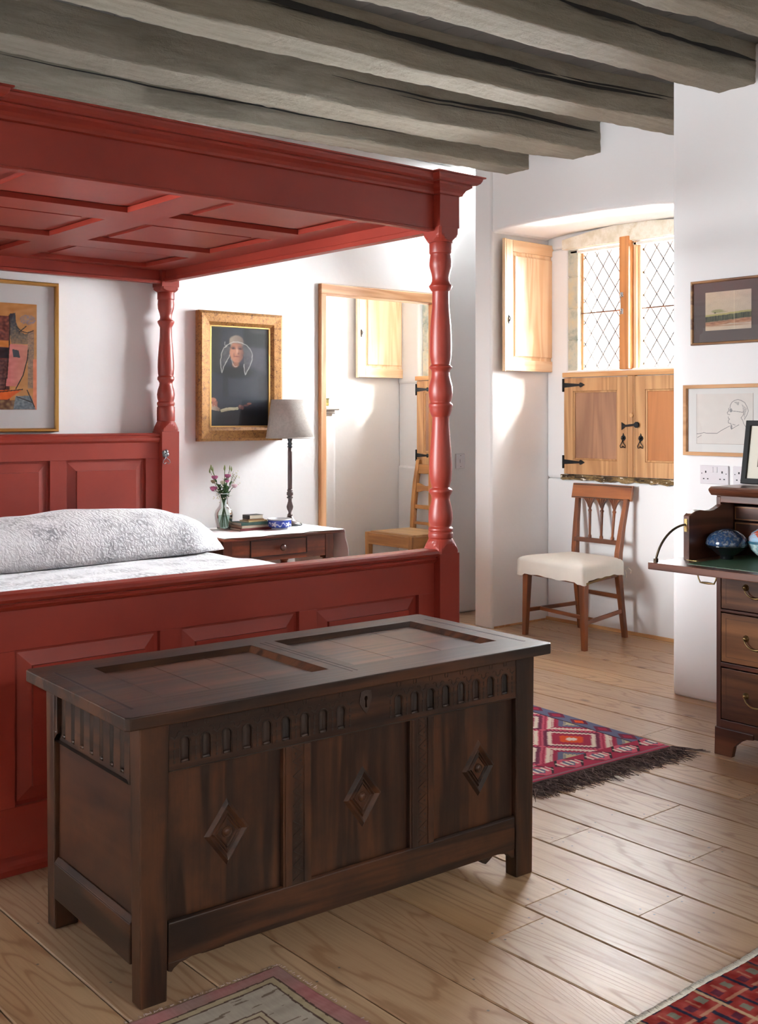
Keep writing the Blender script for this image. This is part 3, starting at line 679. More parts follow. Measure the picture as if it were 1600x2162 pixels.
def build_bed():
    B=thing('four_poster_bed','dark red painted four poster bed with turned posts and panelled wooden canopy','bed',(2.135,4.35,0))
    ox,oy=2.135,4.35
    hw=.053
    XR,XL=3.061-ox,1.138-ox; YF,YH=3.253-oy,5.453-oy
    def block_low(m,x,y,ztop,zch):
        r=.047
        b=[(x-hw,y-hw,0),(x+hw,y-hw,0),(x+hw,y+hw,0),(x-hw,y+hw,0)]; t=[(p[0],p[1],zch) for p in b]
        m.hexa(b,t)
        # lamb's tongue chamfers to the round
        vs=[];fs=[]
        seg=32
        for j in range(7):
            f=j/6; z=lerp(zch,ztop,f)
            for i in range(seg):
                a=2*PI*(i+.5)/seg; c,s_=math.cos(a),math.sin(a); k=hw/max(abs(c),abs(s_)); rr=lerp(k,min(k,r),f) if k>r else k
                rad=min(k, lerp(hw*1.42,r,f))
                vs.append((x+c*rad,y+s_*rad,z))
        for j in range(6):
            for i in range(seg): fs.append((j*seg+i,j*seg+(i+1)%seg,(j+1)*seg+(i+1)%seg,(j+1)*seg+i))
        fs.append(tuple(6*seg+i for i in range(seg)))
        m.add(vs,fs,False)
    def block_top(m,x,y,z0,zr,z1):
        seg=32; vs=[];fs=[]
        for j in range(8):
            f=j/7; z=lerp(z0,zr,f); lim=lerp(.049,hw*1.42,math.sin(f*PI/2))
            for i in range(seg):
                a=2*PI*(i+.5)/seg; c,s_=math.cos(a),math.sin(a); k=hw/max(abs(c),abs(s_)); rad=min(k,lim)
                vs.append((x+c*rad,y+s_*rad,z))
        for j in range(7):
            for i in range(seg): fs.append((j*seg+i,j*seg+(i+1)%seg,(j+1)*seg+(i+1)%seg,(j+1)*seg+i))
        fs.append(tuple(range(seg-1,-1,-1)))
        m.add(vs,fs,False)
        m.box(x-hw,x+hw,y-hw,y+hw,zr,z1)
    for (x,y,pr,mpp,zl) in ((XR,YF,FRONT_PROF,.001889,None),(XL,YF,FRONT_PROF,.001889,None),(XR,YH,HEAD_PROF,.00258,None),(XL,YH,HEAD_PROF,.00258,None)):
        P=turned(pr,mpp); m=MB()
        if pr is FRONT_PROF: block_low(m,x,y,P[0][1],.81); block_top(m,x,y,P[-1][1],2.10,2.235)
        else: block_low(m,x,y,P[0][1],1.27); block_top(m,x,y,P[-1][1],2.06,2.16)
        m.lathe(P,(x,y,0),36)
        m.obj('turned_post',RED,B,bevel=.0015)
    # footboard
    F=bpy.data.objects.new('footboard',None); COL.objects.link(F); F.parent=B; F.location=(0,3.235-oy,0)
    xl,xr=XL+hw,XR-hw
    m=MB()
    m.box(xl,xr,.0,.045,.655,.79); m.box(xl,xr,.0,.045,.03,.19)
    for a,b in ((1.191,1.312),(1.795,1.874),(2.352,2.430),(2.927,3.010)): m.box(a-ox,b-ox,.0,.045,.19,.655)
    m.obj('frame',RED,F,bevel=.0012)
    # panels: footboard u ranges
    for a,b in ((1.312,1.795),(1.874,2.352),(2.430,2.927)):
        m=MB(); m.box(a-ox-.002,b-ox+.002,.018,.034,.188,.657); raised(m,a-ox+.012,b-ox-.012,.20,.645,.018,.022,.042); m.obj('raised_panel',RED,F)
    # cap moulding (profile in y,z), extruded along x
    m=MB(); m.prism([(-.004,.775),(-.012,.782),(-.018,.79),(-.012,.797),(-.024,.802),(-.03,.812),(-.026,.822),(-.016,.827),(.05,.827),(.058,.815),(.05,.775)],'x',xl,xr); m.obj('cap_rail',RED,F,bevel=.0015)
    m=MB(); m.prism([(-.03,0),(-.03,.018),(-.026,.028),(-.014,.038),(0,.046),(.045,.046),(.045,0)],'x',xl,xr); m.obj('base_moulding',RED,F,bevel=.001)
    # headboard
    G=bpy.data.objects.new('headboard',None); COL.objects.link(G); G.parent=B; G.location=(0,5.435-oy,0)
    m=MB(); m.box(xl,xr,0,.045,1.125,1.225); m.box(xl,xr,0,.045,.3,.5)
    us=[(1.262,1.30),(1.76,1.85),(2.386,2.473),(2.929,3.010)]
    us=[(1.191,1.341),(1.797,1.884),(2.386,2.473),(2.929,3.010)]
    for a,b in us: m.box(a-ox,b-ox,0,.045,.5,1.125)
    m.obj('frame',RED,G,bevel=.0012)
    for (a,b) in ((1.341,1.797),(1.884,2.386),(2.473,2.929)):
        m=MB(); m.box(a-ox-.002,b-ox+.002,.018,.034,.498,1.127); raised(m,a-ox+.014,b-ox-.014,.51,1.113,.018,.02,.045); m.obj('raised_panel',RED,G)
    m=MB(); m.prism([(-.0,1.21),(-.014,1.222),(-.020,1.236),(-.012,1.247),(-.018,1.255),(-.006,1.262),(.05,1.262),(.05,1.21)],'x',xl,xr); m.obj('cap_rail',RED,G,bevel=.0015)
    # side boards
    for x,s in ((XR,1),(XL,-1)):
        m=MB(); m.box(x-.02,x+.02,YF+hw,YH-hw,.25,.52); m.obj('side_rail',RED,B,bevel=.003)
    # canopy
    C=bpy.data.objects.new('canopy',None); COL.objects.link(C); C.parent=B; C.location=(0,0,0)
    yf=3.238-oy
    m=MB(); m.box(XL+hw,XR-hw,yf,yf+.03,2.087,2.24); m.box(XL+hw,XR-hw,yf-.004,yf+.034,2.084,2.094); m.obj('front_frieze',RED,C,bevel=.003)
    m=MB(); m.box(XL+hw,XR-hw,YH-.03,YH,2.09,2.24); m.box(XL+hw,XR-hw,YH-.045,YH,2.075,2.092); m.obj('back_rail',RED,C,bevel=.003)
    for x in (XR-.03,XL+.0):
        m=MB(); m.box(x,x+.03,YF+hw,YH-hw,2.105,2.24); m.box(x-.008,x+.038,YF+hw,YH-hw,2.085,2.107); m.obj('side_frieze',RED,C,bevel=.003)
    prof=[(0,2.224),(.009,2.227),(.012,2.236),(.020,2.248),(.034,2.257),(.037,2.259),(.037,2.268),(.05,2.269),(.060,2.276),(.0655,2.287),(.067,2.295),(.0755,2.295),(.0755,2.301),(0,2.301)]
    # cornice front with break-forward capitals
    def cornice(path,name):
        """path: list of (x,y) outline corners with outward offset computed by mitre; closed"""
        n=len(path); vs=[]
        for (p,z) in prof:
            for i in range(n):
                a=Vector(path[i-1]);b=Vector(path[i]);c=Vector(path[(i+1)%n])
                d1=(b-a).normalized(); d2=(c-b).normalized()
                n1=Vector((d1.y,-d1.x)); n2=Vector((d2.y,-d2.x)); bis=(n1+n2)
                k=p/max(.3,(1+n1.dot(n2)))
                vs.append((b.x+bis.x*k,b.y+bis.y*k,z))
        fs=[]
        for j in range(len(prof)-1):
            for i in range(n): fs.append((j*n+i,j*n+(i+1)%n,(j+1)*n+(i+1)%n,(j+1)*n+i))
        m=MB(); m.add(vs,fs); tri=tessellate_polygon([[Vector((v[0],v[1],0)) for v in vs[-n:]]]); o=len(vs)-n
        m.add([vs[o+i] for i in range(n)],[tuple(t) for t in tri]); 
        m.obj(name,RED,C,bevel=.0008,angle=20)
    xL,xR=XL-hw,XR+hw; yF,yB=YF-hw,YH+.02
    jog=.035
    path=[(xL,yF),(xL+2*hw,yF),(xL+2*hw,yF+jog),(xR-2*hw,yF+jog),(xR-2*hw,yF),(xR,yF),(xR,yF+2*hw),(xR-jog,yF+2*hw),(xR-jog,yB),(xL+jog,yB),(xL+jog,yF+2*hw),(xL,yF+2*hw)]
    cornice(path,'cornice')
    # panelled ceiling of the canopy
    zc=2.147
    cols=[(1.42,2.06),(2.24,2.88)]; rows=[(3.42,3.97),(4.165,4.70),(4.90,5.345)]
    outer=rect(1.24-ox,3.03-ox,3.26-oy,5.43-oy)
    holes=[rect(a-ox,b-ox,c-oy,d-oy) for a,b in cols for c,d in rows]
    m=MB(); m.plate(outer,holes,'z',zc,zc+.022); m.obj('tester_frame',RED,C,bevel=.001)
    for a,b in cols:
        for c,d in rows:
            m=MB(); m.box(a-ox-.01,b-ox+.01,c-oy-.01,d-oy+.01,zc+.024,zc+.034)
            x0,x1,y0,y1=a-ox+.07,b-ox-.055,c-oy+.07,d-oy-.05
            raised(m,x0,x1,y0,y1,zc+.024,.012,.008,'z',-1)
            m.obj('tester_panel',RED,C)
    # metal flower hook on head post
    m=MB(); x,y,z=3.028-ox,5.403-oy,1.150
    for k in range(4):
        a=PI/4+k*PI/2+.25; c=(x+.011*math.cos(a),y-.005,z+.011*math.sin(a)); m.lathe([(.003,-.006),(.011,-.004),(.0125,0),(.011,.003)],c,10,axis='y')
    m.ball((x,y-.010,z),.005,seg=8,rings=6)
    for s in (-1,1): m.tube([(x,y-.008,z-.01),(x+s*.004,y-.012,z-.026),(x+s*.018,y-.016,z-.036),(x+s*.022,y-.018,z-.048),(x+s*.012,y-.018,z-.056),(x+s*.003,y-.018,z-.048)],.0022,6)
    m.obj('flower_hook',plain('pewter',(128,130,134),.3,.9),B)
    # ---------------- bedding
    q=MB()
    rr=random.Random(2)
    x0,x1,y0,y1=1.215,3.045,3.285,5.42
    def top(x,y):
        z=.655+.022*math.sin((x-1.0)*1.3)+.006*noise.noise(Vector((x*3,y*3,0)))+.010*noise.noise(Vector((x*1.2,y*6,4)))
        return z
    def fn(a,b):
        y=lerp(y0,y1,b); X=lerp(x0-.02,x1+.02,a); e=.14
        d=min(X-(x0-.02),(x1+.02)-X)
        sx=1
        z=top(X,y)+.02*math.exp(-((y-3.9)/.8)**2)
        if d<e: 
            t=1-d/e; z-= .32*(1-math.sqrt(max(0,1-t*t)))
        if y-y0<.06: z-=.05*(1-(y-y0)/.06)**2
        return (X,y,z)
    q.grid(fn,110,120)
    q.v=[(p[0]-2.14,p[1]-4.35,p[2]-.5) for p in q.v]
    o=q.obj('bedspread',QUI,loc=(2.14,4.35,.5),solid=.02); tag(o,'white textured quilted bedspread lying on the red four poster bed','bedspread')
    m=MB(); m.box(1.26,2.99,3.31,5.40,.28,.60); m.v=[(p[0]-2.12,p[1]-4.35,p[2]-.28) for p in m.v]
    o=m.obj('mattress',plain('ticking',(235,235,235),.9),loc=(2.12,4.35,.28),bevel=.05,seg=3); tag(o,'mattress hidden beneath the white bedspread on the red bed','mattress')
    # pillow cover: long quilted hump across the head of the bed
    p=MB()
    def hump(x):   # top height along width (from the photograph's outline)
        pts=[(1.0,.80),(1.6,.835),(2.03,.885),(2.35,.905),(2.75,.885),(2.93,.85),(3.02,.80),(3.09,.73),(3.14,.67)]
        for (a,b),(c,d) in zip(pts[:-1],pts[1:]):
            if x<=c: 
                t=(x-a)/(c-a); t=t*t*(3-2*t)*.5+t*.5; return lerp(b,d,t)
        return pts[-1][1]
    def pf(a,b):
        x=lerp(1.18,3.125,a); 
        edge=min(1,(3.21-x)/.16)
        ang=b*PI*1.08
        # cross section: front foot (b=0) -> top -> back
        front=4.70+.05*math.sin(x*2.5)+.25*max(0,(x-2.82)/.34)**1.5
        h=hump(x); base=.685-(.03*max(0,(x-2.9)/.3))
        yc=(front+5.36)/2; ry=(5.36-front)/2; hz=(h-base)
        y=yc-ry*math.cos(ang)
        s=max(0,math.sin(ang)) if ang<PI else 0
        z=base+hz*s**.62
        if b<.12: z=base+ (z-base)+0.0
        z+=.010*noise.noise(Vector((x*5,y*6,z*5)))*s
        return (x,min(y,5.40),z)
    p.grid(pf,120,64)
    p.v=[(v[0]-2.3,v[1]-5.0,v[2]-.68) for v in p.v]
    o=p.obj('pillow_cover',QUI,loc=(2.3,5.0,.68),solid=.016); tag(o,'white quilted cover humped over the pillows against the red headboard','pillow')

# ================================================================== CHEST
def build_chest():
    rz=math.radians(-2.3)
    C=thing('oak_chest','dark carved oak chest with panelled lid standing at the foot of the red bed','chest',(1.262,2.285,0),rz)
    DX,DY,DZ=CHEST('x'),CHEST('y'),CHEST('z')
    x0,x1,dep=-.045,1.223,.565
    DARK=plain('carved_shadow_line',(30,20,14),.6)
    # corner posts / feet
    rr=random.Random(4)
    for (a,b) in ((x0,.030),(1.149,x1)):
        for (c,d) in ((0,.055),(dep-.055,dep)):
            m=MB(); t=.004
            m.hexa([(a+t,c+t,0),(b-t,c+t,0),(b-t,d-t,0),(a+t,d-t,0)],[(a,c,.648),(b,c,.648),(b,d,.648),(a,d,.648)]); m.obj('corner_post',DZ,C,bevel=.004,seg=2)
    # front frieze with arcaded niches
    centresL=[.072+.0561*i for i in range(9)]; centresR=[.711+.0565*i for i in range(8)]
    niches=[]
    for cx in centresL+centresR:
        w=.0115; zb,zt=.545,.592
        niches.append([(cx-w,zb),(cx+w,zb)]+[(cx+w*math.cos(a),zt+w*math.sin(a)) for a in [PI*k/8 for k in range(9)]])
    kh=[(.596,.585),(.604,.585),(.602,.606)]+[(.6+.006*math.cos(a),.612+.006*math.sin(a)) for a in [-.9+ (2*PI-1.34)*k/10 for k in range(11)]]
    kh=[(.5965,.588),(.6035,.588),(.6025,.606),(.6055,.611),(.604,.617),(.6,.619),(.596,.617),(.5945,.611),(.5975,.606)]
    m=MB(); m.plate(rect(.030,1.151,.527,.648),niches+[kh],'y',.004,.018); m.obj('frieze_rail',DX,C,bevel=.0012)
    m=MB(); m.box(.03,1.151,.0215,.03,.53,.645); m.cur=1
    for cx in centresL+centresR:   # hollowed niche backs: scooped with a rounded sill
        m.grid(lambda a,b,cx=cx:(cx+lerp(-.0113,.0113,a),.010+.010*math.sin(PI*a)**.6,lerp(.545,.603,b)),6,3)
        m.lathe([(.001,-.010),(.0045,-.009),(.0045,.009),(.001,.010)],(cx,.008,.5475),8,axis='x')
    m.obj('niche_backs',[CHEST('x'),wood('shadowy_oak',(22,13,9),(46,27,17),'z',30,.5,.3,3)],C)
    # incised decoration above/between the arches
    m=MB()
    def seg(pts,r=.0008): m.tube([(px,.0035,pz) for px,pz in pts],r,5)
    for cs in (centresL,centresR):
        for cx in cs:
            seg([(cx+.0145*math.cos(a),.592+.0145*math.sin(a)) for a in [PI*k/8 for k in range(9)]],.0009)
            seg([(cx-.0145,.545),(cx-.0145,.592)],.0007); seg([(cx+.0145,.545),(cx+.0145,.592)],.0007)
            for sx in (-1,1):   # trefoil
                seg([(cx+sx*(.014+.007*math.cos(a)),.612+.007*math.sin(a)) for a in [-.6+ .45*k for k in range(8)]],.0007)
            seg([(cx+.0055*math.cos(a),.6335+.009*math.sin(a)) for a in [-.9+ (PI+1.8)*k/10 for k in range(11)]],.0008)
        for i in range(len(cs)+1):
            cx=cs[0]-.028+ (cs[1]-cs[0])*i
            for sx in (-1,1): m.prism([(cx,.6),(cx+sx*.011,.609),(cx+sx*.005,.6075),(cx,.604)],'y',.0028,.006)
            for k,zz in enumerate((.590,.574,.562,.549)):
                if k%2: m.box(cx-.0025,cx+.0025,.0030,.006,zz-.003,zz+.003)
                else: m.box(cx-.0015,cx+.0015,.0030,.006,zz-.007,zz+.005)
    seg([(.03,.5305),(1.151,.5305)],.0012)
    m.obj('carved_detail',DARK,C)
    m=MB(); m.prism([(.575,.60),(.582,.632),(.597,.636),(.617,.633),(.622,.612),(.612,.588),(.602,.568),(.592,.578)],'y',.0025,.0055); 
    m=MB(); m.plate([(.578,.602),(.583,.630),(.598,.634),(.616,.631),(.620,.612),(.610,.588),(.602,.572),(.592,.582)],[kh],'y',.0022,.006); m.obj('lock_stain',plain('worn_lock_area',(46,30,22),.5,0,.4,150),C)
    # bottom rail
    m=MB(); m.box(.030,1.149,.006,.034,.085,.178); m.prism([(.004,.178),(.012,.183),(.02,.178)],'x',.03,1.149); m.obj('bottom_rail',DX,C,bevel=.003)
    # brackets
    m=MB(); m.prism([(.030,.086),(.030,.066),(.040,.062),(.046,.070),(.06,.078),(.075,.080),(.10,.086)],'y',.008,.03)
    m.obj('bracket',DX,C,bevel=.002)
    m=MB(); m.prism([(1.149,.088),(1.149,.060),(1.135,.062),(1.118,.078),(1.09,.083),(1.065,.086),(1.05,.076),(1.035,.068),(1.022,.074),(1.012,.088)],'y',.008,.03); m.obj('bracket',DX,C,bevel=.002)
    m=MB(); m.prism([(.10,.088),(.12,.083),(.178,.083),(.182,.088)],'y',.008,.03); m.obj('bracket',DX,C)
    # muntins with carved strip
    for (a,b) in ((.345,.430),(.752,.838)):
        m=MB(); m.box(a,b,.006,.03,.178,.53)
        c=(a+b)/2-.002
        m.box(a+.006,a+.026,.003,.007,.18,.528); m.box(b-.024,b-.004,.003,.007,.18,.528)
        m.obj('muntin',DZ,C,bevel=.002)
        m=MB(); n=9; hh=(.525-.19)/n; wz=.0155
        for k in range(n):
            z0=.19+k*hh; c=(a+b)/2+.001
            m.tube([(c-wz,.0055,z0),(c+wz,.0055,z0+hh/2),(c-wz,.0055,z0+hh)],.0009,5)
            m.lathe([(.0028,0),(.0028,.002)],(c-wz*.45,.0045,z0+hh/2),8,axis='y'); m.lathe([(.0028,0),(.0028,.002)],(c+wz*.5,.0045,z0+hh*.98),8,axis='y')
        m.obj('carved_strip',DARK,C)
    # front panels with applied lozenges
    for (a,b,cx,cz) in ((.03,.345,.192,.351),(.430,.752,.601,.350),(.838,1.149,1.015,.345)):
        p=bpy.data.objects.new('panel',None); 
        m=MB(); m.box(a,b,.020,.030,.176,.53); pn=m.obj('front_panel',DZ,C)
        lz=MB()
        def loz(w,h,y0,y1,w2=None,h2=None):
            w2=w if w2 is None else w2; h2=h if h2 is None else h2
            B4=[(cx-w,y0,cz),(cx,y0,cz-h),(cx+w,y0,cz),(cx,y0,cz+h)]; T4=[(cx-w2,y1,cz),(cx,y1,cz-h2),(cx+w2,y1,cz),(cx,y1,cz+h2)]
            return B4,T4
        def frame(w,h,t,y0,y1):
            k=h/w
            O,_=loz(w,h,y0,y1); I,_=loz(w-t,h-t*k,y0,y1); M,_=loz(w-t/2,h-t*k/2,y1,y1)
            vs=O+M+I; fs=[]
            for r_ in (0,4):
                for i in range(4): fs.append((r_+i,r_+(i+1)%4,r_+4+(i+1)%4,r_+4+i))
            lz.add(vs,fs)
        frame(.062,.081,.020,.020,.012); frame(.041,.053,.008,.020,.015); frame(.031,.040,.006,.020,.016)
        lz.lathe([(.0035,-.006),(.007,-.005),(.0095,-.002),(.0105,0),(.0125,-.003),(.014,0)],(cx,.019,cz),16,axis='y')
        lz.obj('lozenge',DX,pn,bevel=.0006)
    # side frame (left and right)
    for side,(xa,xb,sg) in enumerate(((x0,x0+.022,-1),(x1-.022,x1,1))):
        S=bpy.data.objects.new('side_frame',None)
        xo=xa if sg<0 else xb
        # top rail with fluted slots
        slots=[]
        for k in range(8):
            yc=.095+k*.058; w=.010; slots.append([(yc-w,.53),(yc+w,.53),(yc+w,.63),(yc-w,.63)])
        m=MB(); m.plate(rect(.055,dep-.055,.500,.648),[rect(.095+k*.058-.0105,.095+k*.058+.0105,.52,.635) for k in range(8)],'x',xo-sg*.001,xo-sg*.014)
        m.box(xo-sg*.013,xo-sg*.022,.055,dep-.055,.5,.648)
        sr=m.obj('side_top_rail',DY,C,bevel=.0015)
        m=MB()
        for k in range(8): 
            yc=.095+k*.058
            m.grid(lambda a,b,yc=yc,xo=xo,sg=sg:(xo-sg*(.0015+.010*math.sin(PI*a)),yc+lerp(-.010,.010,a),lerp(.522,.634,b)),6,2)
            m.lathe([(.004,-.009),(.004,.009)],(xo-sg*.004,yc,.524),8,axis='y')
        m.obj('flutes',DZ,sr)
        m=MB(); m.box(xo-sg*.001,xo-sg*.022,.055,dep-.055,.085,.180); m.prism([(xo-sg*.001,.180),(xo-sg*.014,.194),(xo-sg*.022,.180)],'y',.055,dep-.055); m.obj('side_bottom_rail',DY,C,bevel=.003)
        m=MB(); m.box(xo-sg*.016,xo-sg*.022,.05,dep-.05,.175,.505); m.obj('side_panel',wood('figured_oak',(34,18,13),(56,32,22),'y',24,.38,.2,5,dark=(74,42,24),spec=.35),C)
    m=MB(); m.box(.0,1.18,dep-.03,dep-.006,.09,.648); m.box(.0,1.18,.03,dep-.03,.10,.11); m.obj('back_board',DX,C)
    # lid
    L=bpy.data.objects.new('lid',None); COL.objects.link(L); L.parent=C; L.location=(0,0,.648)
    la,lb,lc,ld=-.092,1.272,-.030,.592
    holes=[rect(.06,.545,.10,.49),rect(.635,1.16,.10,.50)]
    m=MB(); 
    outer=[(la+.01,lc),(.2,lc-.002),(.6,lc+.003),(1.0,lc-.002),(lb-.012,lc),(lb,lc+.010),(lb+.001,.3),(lb,ld-.01),(lb-.01,ld),(.5,ld-.002),(la+.01,ld),(la,ld-.01),(la+.002,.3),(la,lc+.01)]
    m.plate(outer,holes,'z',0,.031); m.obj('lid_frame',DX,L,bevel=.006,seg=3)
    for (a,b,c,d) in ((.06,.545,.10,.49),(.635,1.16,.10,.50)):
        m=MB(); n=3
        for k in range(n): m.box(lerp(a-.005,b+.005,k/n)+.0006,lerp(a-.005,b+.005,(k+1)/n)-.0006,c-.005,d+.005,.004,.0165)
        # sloped mouldings inside
        m.obj('lid_panel',wood('lid_panel_oak',(42,23,15),(88,52,33),'x',26,.36,.2,4,dark=(28,18,14),spec=.4),L,bevel=.0008)
        m=MB(); m.prism([(b-.018,.016),(b,.016),(b,.030)],'y',c,d); m.prism([(a+.008,.016),(a,.016),(a,.030)],'y',c,d); m.prism([(d-.014,.016),(d,.016),(d,.030)],'x',a,b); m.obj('lid_moulding',DX,L)
    for xx,w_ in ((-.045,.004),(1.222,.004),(.583,.0015),(.600,.0015)):
        m=MB(); m.box(xx-w_,xx+w_,.04,.50,.0302,.0316); m.obj('lid_groove',DARK,L)
# ================================================================== CHAIRS
def build_chairs():
    # ---- dining chair by the window (feet where they stand on the floor)
    O=(5.33,4.44,0)
    C=thing('dining_chair','mahogany dining chair with three carved column splats and white loose seat cover under the window','chair',O)
    def L(p): return (p[0]-O[0],p[1]-O[1],p[2])
    Wz=CHAIRW('z'); Wy=CHAIRW('y'); Wx=CHAIRW('x')
    FR=(5.055,4.165); FL=(5.155,4.715); RR=(5.555,4.262); RL=(5.595,4.640)
    FRt=(5.07,4.185); FLt=(5.15,4.69); RRt=(5.50,4.272); RLt=(5.53,4.628)
    for b,t in ((FR,FRt),(FL,FLt)):
        m=MB(); w0,w1=.0145,.022
        m.hexa([L((b[0]-w0,b[1]-w0,0)),L((b[0]+w0,b[1]-w0,0)),L((b[0]+w0,b[1]+w0,0)),L((b[0]-w0,b[1]+w0,0))],[L((t[0]-w1,t[1]-w1,.43)),L((t[0]+w1,t[1]-w1,.43)),L((t[0]+w1,t[1]+w1,.43)),L((t[0]-w1,t[1]+w1,.43))])
        m.obj('leg',Wz,C,bevel=.003)
    for b,t,topv in ((RR,RRt,4.262),(RL,RLt,4.668)):
        m=MB(); path=[(b[0],b[1],0),(lerp(b[0],t[0],.5),lerp(b[1],t[1],.5),.2),(t[0],t[1],.42),(t[0]+.005,lerp(t[1],topv,.15),.52),(t[0]+.035,lerp(t[1],topv,.55),.68),(t[0]+.075,topv,.845)]
        ws=[(.016,.014),(.017,.015),(.02,.018),(.02,.018),(.016,.016),(.014,.015)]
        vs=[];fs=[]
        for p,(w,h) in zip(path,ws): vs+=[L((p[0]-w,p[1]-h,p[2])),L((p[0]+w,p[1]-h,p[2])),L((p[0]+w,p[1]+h,p[2])),L((p[0]-w,p[1]+h,p[2]))]
        for j in range(len(path)-1):
            for i in range(4): fs.append((j*4+i,j*4+(i+1)%4,j*4+4+(i+1)%4,j*4+4+i))
        fs+=[(3,2,1,0),tuple(len(vs)-4+i for i in range(4))]
        m.add(vs,fs); m.obj('back_leg',Wz,C,bevel=.003)
    # seat rails
    m=MB(); 
    for a,b in ((FRt,FLt),(FLt,RLt),(RLt,RRt),(RRt,FRt)): m.bar(L((a[0],a[1],.405)),L((b[0],b[1],.405)),.022,.055)
    m.obj('seat_rail',Wy,C,bevel=.003)
    # stretchers
    def at(b,t,z): return L((lerp(b[0],t[0],z/.43),lerp(b[1],t[1],z/.43),z))
    for (p,q) in ((at(FR,FRt,.155),at(RR,RRt,.165)),(at(FL,FLt,.155),at(RL,RLt,.165))):
        m=MB(); m.bar(p,q,.014,.024); m.obj('stretcher',Wx,C,bevel=.002)
    a=Vector(at(FR,FRt,.155)).lerp(Vector(at(RR,RRt,.165)),.26); b=Vector(at(FL,FLt,.155)).lerp(Vector(at(RL,RLt,.165)),.26)
    m=MB(); m.bar(a,b,.014,.022); m.obj('stretcher',Wy,C,bevel=.002)
    m=MB(); m.bar(at(RR,RRt,.25),at(RL,RLt,.25),.014,.026); m.obj('stretcher',Wy,C,bevel=.002)
    # crest rail (slightly curved), lower rail
    def curved(z0,z1,y0,y1,u0,u1,th,sag,n=12):
        vs=[];fs=[]
        for i in range(n+1):
            f=i/n; y=lerp(y0,y1,f); s=sag*math.sin(PI*f)
            for (z,u) in ((z0,u0),(z1,u1)): vs+=[L((u+s,y,z)),L((u+s+th,y,z))]
        for i in range(n):
            k=4*i; fs+=[(k,k+4,k+6,k+2),(k+1,k+3,k+7,k+5),(k,k+1,k+5,k+4),(k+2,k+6,k+7,k+3)]
        fs+=[(0,2,3,1),(4*n,4*n+1,4*n+3,4*n+2)]
        return vs,fs
    m=MB(); m.add(*curved(.832,.925,4.232,4.700,5.572,5.592,.020,.018)); cr=m.obj('crest_rail',wood('chair_mahogany_light',(112,58,30),(166,98,52),'y',12,.32,.06,4),C,bevel=.003)
    m=MB()
    m.add(*curved(.836,.841,4.240,4.692,5.570,5.571,.004,.018)); m.add(*curved(.915,.920,4.240,4.692,5.588,5.589,.004,.018)); m.obj('inlay_line',plain('ebony_stringing',(44,26,18),.4),cr)
    m=MB(); m.add(*curved(.562,.590,4.272,4.640,5.522,5.528,.018,.006)); m.obj('lower_rail',Wy,C,bevel=.003)
    for yb,yt in ((4.345,4.365),(4.430,4.465),(4.520,4.563)):
        m=MB(); n=18; P0=Vector(L((5.538,yb,.588))); P1=Vector(L((5.592,yt,.835)))
        prof=[(0,.0115),(.06,.0115),(.08,.009),(.10,.0075),(.4,.0088),(.66,.0095),(.68,.0125),(.71,.0125),(.72,.009),(.75,.008),(.77,.011),(.79,.008)]
        m.tube([P0.lerp(P1,f) for f,_ in prof],[r for _,r in prof],12)
        # fan capital spreading into arches
        cap=[(.78,.008),(.84,.013),(.9,.021),(.95,.032),(1.0,.046)]
        vs=[]; fs=[]
        for f,w in cap:
            c=P0.lerp(P1,f); vs+=[(c.x-.007,c.y-w,c.z),(c.x+.008,c.y-w,c.z),(c.x+.008,c.y+w,c.z),(c.x-.007,c.y+w,c.z)]
        for j in range(len(cap)-1):
            for i in range(4): fs.append((j*4+i,j*4+(i+1)%4,j*4+4+(i+1)%4,j*4+4+i))
        m.add(vs,fs)
        for k in range(5):
            s=(k-2)*.3
            m.tube([(P0.lerp(P1,f).x-.009,P0.lerp(P1,f).y+s*w*1.5,P0.lerp(P1,f).z) for f,w in cap],[.0018,.002,.003,.0035,.004],6)
        m.obj('column_splat',Wz,C,bevel=.001)
    # loose white seat cover
    m=MB(); n=30
    S=[(5.025,4.150),(5.108,4.745),(5.535,4.665),(5.515,4.235)]   # FR, FL, RL, RR outline
    def edgept(t):
        t=(t%1)*4; i=int(t)%4; f=t-int(t); a=S[i]; b=S[(i+1)%4]; 
        x=lerp(a[0],b[0],f); y=lerp(a[1],b[1],f)
        cx,cy=5.29,4.45; k=1-.02*(abs(2*f-1)**6)
        return (cx+(x-cx)*k, cy+(y-cy)*k)
    vs=[];fs=[]; nn=96
    rings=[(0,.0),(.3,.0),(.55,.0),(.75,.0),(.88,.0),(.95,.0),(.99,.0),(1.0,.0),(1.0,0),(1.005,0),(1.01,0)]
    zz=[.512,.511,.507,.500,.492,.484,.474,.462,.44,.415,.39]
    for (s,_),z in zip(rings,zz):
        for k in range(nn):
            x,y=edgept(k/nn); cx,cy=5.29,4.45
            hem=0
            if s>=1.005: hem=.003*math.sin(k*.5)+.002*math.sin(k*1.3)
            if s>1.006 : 
                kk=k/nn
                hem+= -.012 if (kk<.03 or .22<kk<.28 or kk>.97) else (.016*math.sin(PI*min(1,max(0,(kk-.75)/.25)))) if kk>.75 else 0
            w=1+.006*math.sin(k*.8)*(s>.99)
            vs.append(L((cx+(x-cx)*s*w,cy+(y-cy)*s*w,z+hem)))
    for j in range(len(rings)-1):
        for k in range(nn): fs.append((j*nn+k,j*nn+(k+1)%nn,(j+1)*nn+(k+1)%nn,(j+1)*nn+k))
    m.add(vs,fs,True); sc=m.obj('seat_cover',plain('white_cotton',(238,233,222),.85,0,.25,25,.04,.15,.2),C)
    m=MB(); c=L((5.512,4.226,.42)); 
